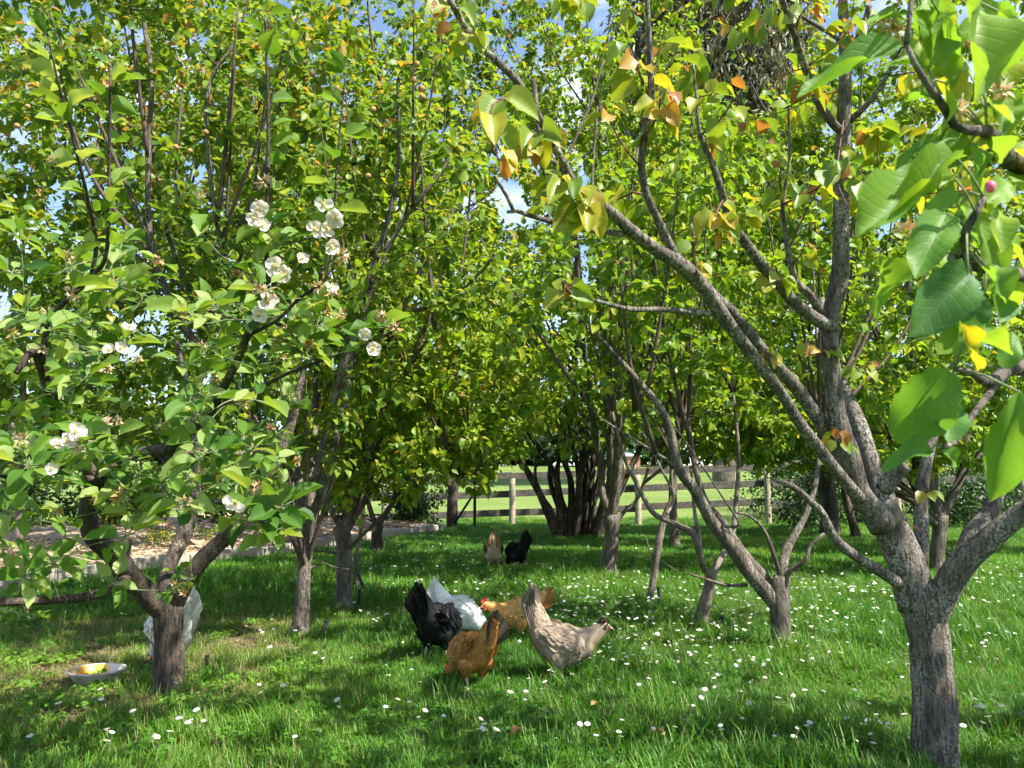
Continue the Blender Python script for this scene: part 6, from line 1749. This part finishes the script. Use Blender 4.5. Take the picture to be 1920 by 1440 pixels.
# grass tussocks at the foot of trees and in the lawn
tus = tuft('tussock', 70, .09, .24, .0026, .75, 12, M['grass'], (.40, .18))
for (u, v, s, lab) in [(1478, 1235, 1.0, 'tall grass tussock at the foot of the dark furrowed trunk'), (1445, 1262, .9, 'grass tussock just below the dark furrowed trunk'), (1600, 1215, 1.0, 'tall grass tussock between the two right trunks'),
                       (1665, 1225, .9, 'grass tussock left of the lichen covered trunk'), (505, 1400, .9, 'grass tussock in the lawn at the lower left'), (395, 1290, .8, 'wispy grass tussock right of the apple trunk'), (1850, 1425, .8, 'dry grass tussock right of the lichen covered trunk'), (1715, 1436, .7, 'grass tussock at the left foot of the lichen covered trunk'), (1792, 1438, .6, 'grass tussock at the right foot of the lichen covered trunk'), (284, 1304, .55, 'grass tussock at the left foot of the apple trunk'), (350, 1306, .6, 'grass tussock at the right foot of the apple trunk'), (548, 1204, .55, 'grass tussock at the foot of the curved slim trunk'), (640, 1150, .6, 'grass tussock at the foot of the stout grey trunk'), (1295, 1190, .7, 'grass tussock at the foot of the crooked trunk'), (1140, 1092, .8, 'grass tussock at the foot of the scarred trunk')]:
    o = obj('grass_tussock', tus, None, lab, 'grass', 'grass tussocks'); o.location = ground(u, v); o.rotation_euler = (0, 0, u); o.scale = (s, s, s)

# ------------------------------------------------------------------ daisies
m_ray = leaf_material('daisy_ray', [(0, (0.74, 0.73, 0.70)), (1, (0.84, 0.83, 0.82))], .25, .6, (1, 1, 1), .2)
m_disc = plain('daisy_disc', (0.72, 0.50, 0.04), .8, .25, 300, .2, .3)
daisy_me = []
for k in range(3):
    n = 15; an = np.arange(n) * 2 * math.pi / n
    qq = np.random.default_rng(500 + k)
    ax = np.stack((np.cos(an), np.sin(an), qq.normal(.12 + .25 * k, .06, n)), -1)
    V, T, ti = leaf_arrays(dict(pos=ax * .0022, ax=ax, nr=np.repeat(np.array([[0, 0, 1.0]]), n, 0), ln=np.full(n, .0105), wd=np.full(n, .0021), tint=qq.random(n)), leaf_mid())
    ray = mesh('petals', V, T, m_ray, True, {'tint': ti})
    V2, Q2 = lathe([(.0044, -.001), (.0046, .0005), (.0034, .0022), (.0014, .003), (.0002, .0031)], 10)
    disc = mesh('centre', V2, Q2, m_disc)
    V3, Q3, T3 = tube(np.array([(0.004, 0, -.08), (.002, .002, -.04), (0, 0, -.001)]), np.array([.0011, .001, .0012]), 5)
    sp = Soup(); sp.add(V3, Q3, T3); stem = sp.mesh('stem', M['twig_green'])
    daisy_me.append((ray, disc, stem))
fixed = [(107, 1353), (187, 1357), (247, 1377), (334, 1385), (356, 1397), (350, 1400), (54, 1414), (197, 1417), (197, 1434), (206, 1420), (253, 1418), (291, 1422), (283, 1432), (316, 1414), (367, 1369), (369, 1339), (367, 1306), (328, 1314), (239, 1297), (186, 1326), (484, 1321), (529, 1331), (487, 1338), (579, 1286),
         (461, 1203), (487, 1206), (491, 1212), (512, 1209), (553, 1211), (632, 1348), (634, 1364), (904, 1422), (930, 1429), (957, 1350), (796, 1387), (722, 1370), (1022, 1327), (1037, 1298), (1030, 1303), (974, 1242), (1118, 1290), (1132, 1265), (1176, 1280), (1520, 1402), (1515, 1408), (1591, 1386), (1629, 1393), (1620, 1396), (1683, 1399), (1668, 1414),
         (1511, 1337), (1406, 1360), (1372, 1340), (1369, 1353), (1338, 1356), (1323, 1339), (1316, 1356), (1340, 1314), (1333, 1268), (1293, 1262), (1578, 1258), (1705, 1278), (1830, 1352), (1843, 1362), (1856, 1380), (1808, 1394), (1845, 1392), (1879, 1357), (1460, 1343), (1490, 1420), (380, 1390), (412, 1232), (445, 1235), (505, 1250), (568, 1250), (590, 1258), (604, 1256), (497, 1233), (555, 1243)]
cand = [(u, v, .7) for u, v in fixed]
patches = [(1080, 1115, 90, 16, 60), (1250, 1165, 170, 34, 130), (1050, 1140, 120, 30, 60), (900, 1110, 120, 30, 50), (1380, 1125, 120, 26, 110), (1560, 1110, 90, 22, 70), (1640, 1140, 60, 20, 50), (1850, 1105, 45, 30, 90), (1330, 1215, 110, 34, 50), (1190, 1225, 90, 36, 36), (1260, 1190, 120, 30, 50), (1220, 1250, 90, 34, 26),
           (740, 1060, 60, 22, 80), (820, 1050, 70, 26, 90), (880, 1085, 60, 22, 50), (680, 1180, 60, 22, 26), (620, 1230, 60, 24, 26), (480, 1240, 60, 20, 24), (1020, 1070, 100, 24, 70), (1500, 1180, 70, 26, 40), (1560, 1200, 60, 20, 20), (1840, 1230, 50, 40, 24), (1120, 1150, 60, 24, 40), (1440, 1060, 120, 20, 60), (1800, 1010, 70, 18, 70), (1180, 1030, 90, 14, 40), (900, 1000, 80, 12, 40), (1330, 1310, 60, 40, 14)]
for (u, v, su, sv, n) in patches:
    for k in range(n): cand.append((q.normal(u, su), q.normal(v, sv), 0))
for k in range(150): cand.append((q.uniform(20, 1900), q.uniform(1130, 1290), 0))
for k in range(110): cand.append((q.uniform(20, 1900), q.uniform(1290, 1440), 0))
pts = []
for (u, v, f) in cand:
    if not (0 < u < 1920 and 985 < v < 1460): continue
    p = ground(u, v)
    if dryness(p[0], p[1]) > .25 and f == 0: continue
    if p[0] < np.interp(p[1], EP[:, 1], EP[:, 0]) + .15: continue
    pts.append((p, u, v, f))
pts.sort(key=lambda t: t[0][1] - 6 * t[3])


ORD = ['first', 'second', 'third', 'fourth', 'fifth', 'sixth', 'seventh', 'eighth', 'ninth', 'tenth', 'eleventh', 'twelfth', 'thirteenth', 'fourteenth', 'fifteenth', 'sixteenth', 'seventeenth', 'eighteenth', 'nineteenth', 'twentieth', 'twenty first', 'twenty second', 'twenty third']
own = {}
for lo, hi, nm_ in [(1398, 1445, 'in the strip of grass along the bottom edge'), (1360, 1398, 'in the grass just above the bottom strip'), (1329, 1360, 'in grass level with the lichen trunk foot'), (1290, 1329, 'in grass level with the apple trunk base')]:
    row = sorted([c_ for c_ in fixed if lo <= c_[1] < hi])
    for k, c_ in enumerate(row): own[c_] = 'large white daisy, ' + ORD[k] + ' from the left ' + nm_


def daisy_label(u, v):
    if (u, v) in own: return own[(u, v)]
    col_ = [(130, 'the ground left of the bowl'), (250, 'the bowl'), (400, 'the apple trunk'), (520, 'the gap right of the apple trunk'), (640, 'the curved slim trunk'), (780, 'the gap left of the black hen'), (860, 'the black hen'),
            (960, 'the ginger hen'), (1060, 'the body of the fawn hen'), (1150, 'the beak of the fawn hen'), (1230, 'the thin pale sapling'), (1320, 'the crooked trunk'), (1400, 'the gap right of the crooked trunk'), (1500, 'the dark furrowed trunk'),
            (1600, 'the gap right of the furrowed trunk'), (1700, 'the gap left of the lichen trunk'), (1800, 'the lichen trunk'), (9999, 'the ground right of the lichen trunk')]
    row_ = [(1160, 'in the farthest drift'), (1190, 'in the far drift'), (1215, 'in the sunny drift'), (1240, 'in the farther lawn'), (1265, 'in the middle lawn'), (1290, 'in the nearer lawn'), (1330, 'in the near grass'), (1380, 'low in the foreground'), (9999, 'at the very bottom')]
    a_ = next(t for k_, t in col_ if u < k_); b_ = next(t for k_, t in row_ if v < k_)
    return 'white daisy ' + b_ + ' in line with ' + a_[4:]


rest = Soup(); rest_d = Soup()
for k, (p, u, v, f) in enumerate(pts):
    ray, disc, stem = daisy_me[k % 3]
    s = q.uniform(.7, 1.05) * (1.3 if f else 1.0)
    hgt = q.uniform(.06, .085) + (.03 if p[0] > -.5 else 0)
    tilt = (q.normal(.30, .2), q.normal(.1, .2), q.uniform(0, 6.28))
    loc = p + (0, 0, hgt)
    if k < 300:
        lab = daisy_label(u, v)
        e = empty('daisy', loc, lab, 'daisy', 'large daisies in the foreground lawn' if (u, v) in own else lab.replace('white daisy', 'daisies'))
        e.rotation_euler = tilt; e.scale = (s, s, s)
        obj('petals', ray, e); obj('centre', disc, e)
        if p[1] < 5: obj('stem', stem, e)
    else:
        Mx = Matrix.LocRotScale(Vector(loc), __import__('mathutils').Euler(tilt), Vector((s * 1.1,) * 3))
        R3 = np.array(Mx.to_3x3())
        n = 9; an = np.arange(n) * 2 * math.pi / n
        ring = np.stack((np.cos(an) * .0125, np.sin(an) * .0125, np.full(n, .003)), -1)
        VV = np.vstack((np.zeros((1, 3)), ring)) @ R3.T + loc
        rest.add(VV, None, np.stack((np.zeros(n, int), 1 + np.arange(n), 1 + (np.arange(n) + 1) % n), -1))
        VV = np.vstack((np.array([[0, 0, .004]]), ring * (.36, .36, 1) + (0, 0, .0005))) @ R3.T + loc
        rest_d.add(VV, None, np.stack((np.zeros(n, int), 1 + np.arange(n), 1 + (np.arange(n) + 1) % n), -1))
if rest.n:
    e = obj('distant_daisies', rest.mesh('distant_daisies', m_ray, None, False), None, 'many tiny white daisies scattered farther down the lawn', 'daisy', None, 'stuff')
    obj('centres', rest_d.mesh('centres', m_disc, None, False), e, kind='stuff')
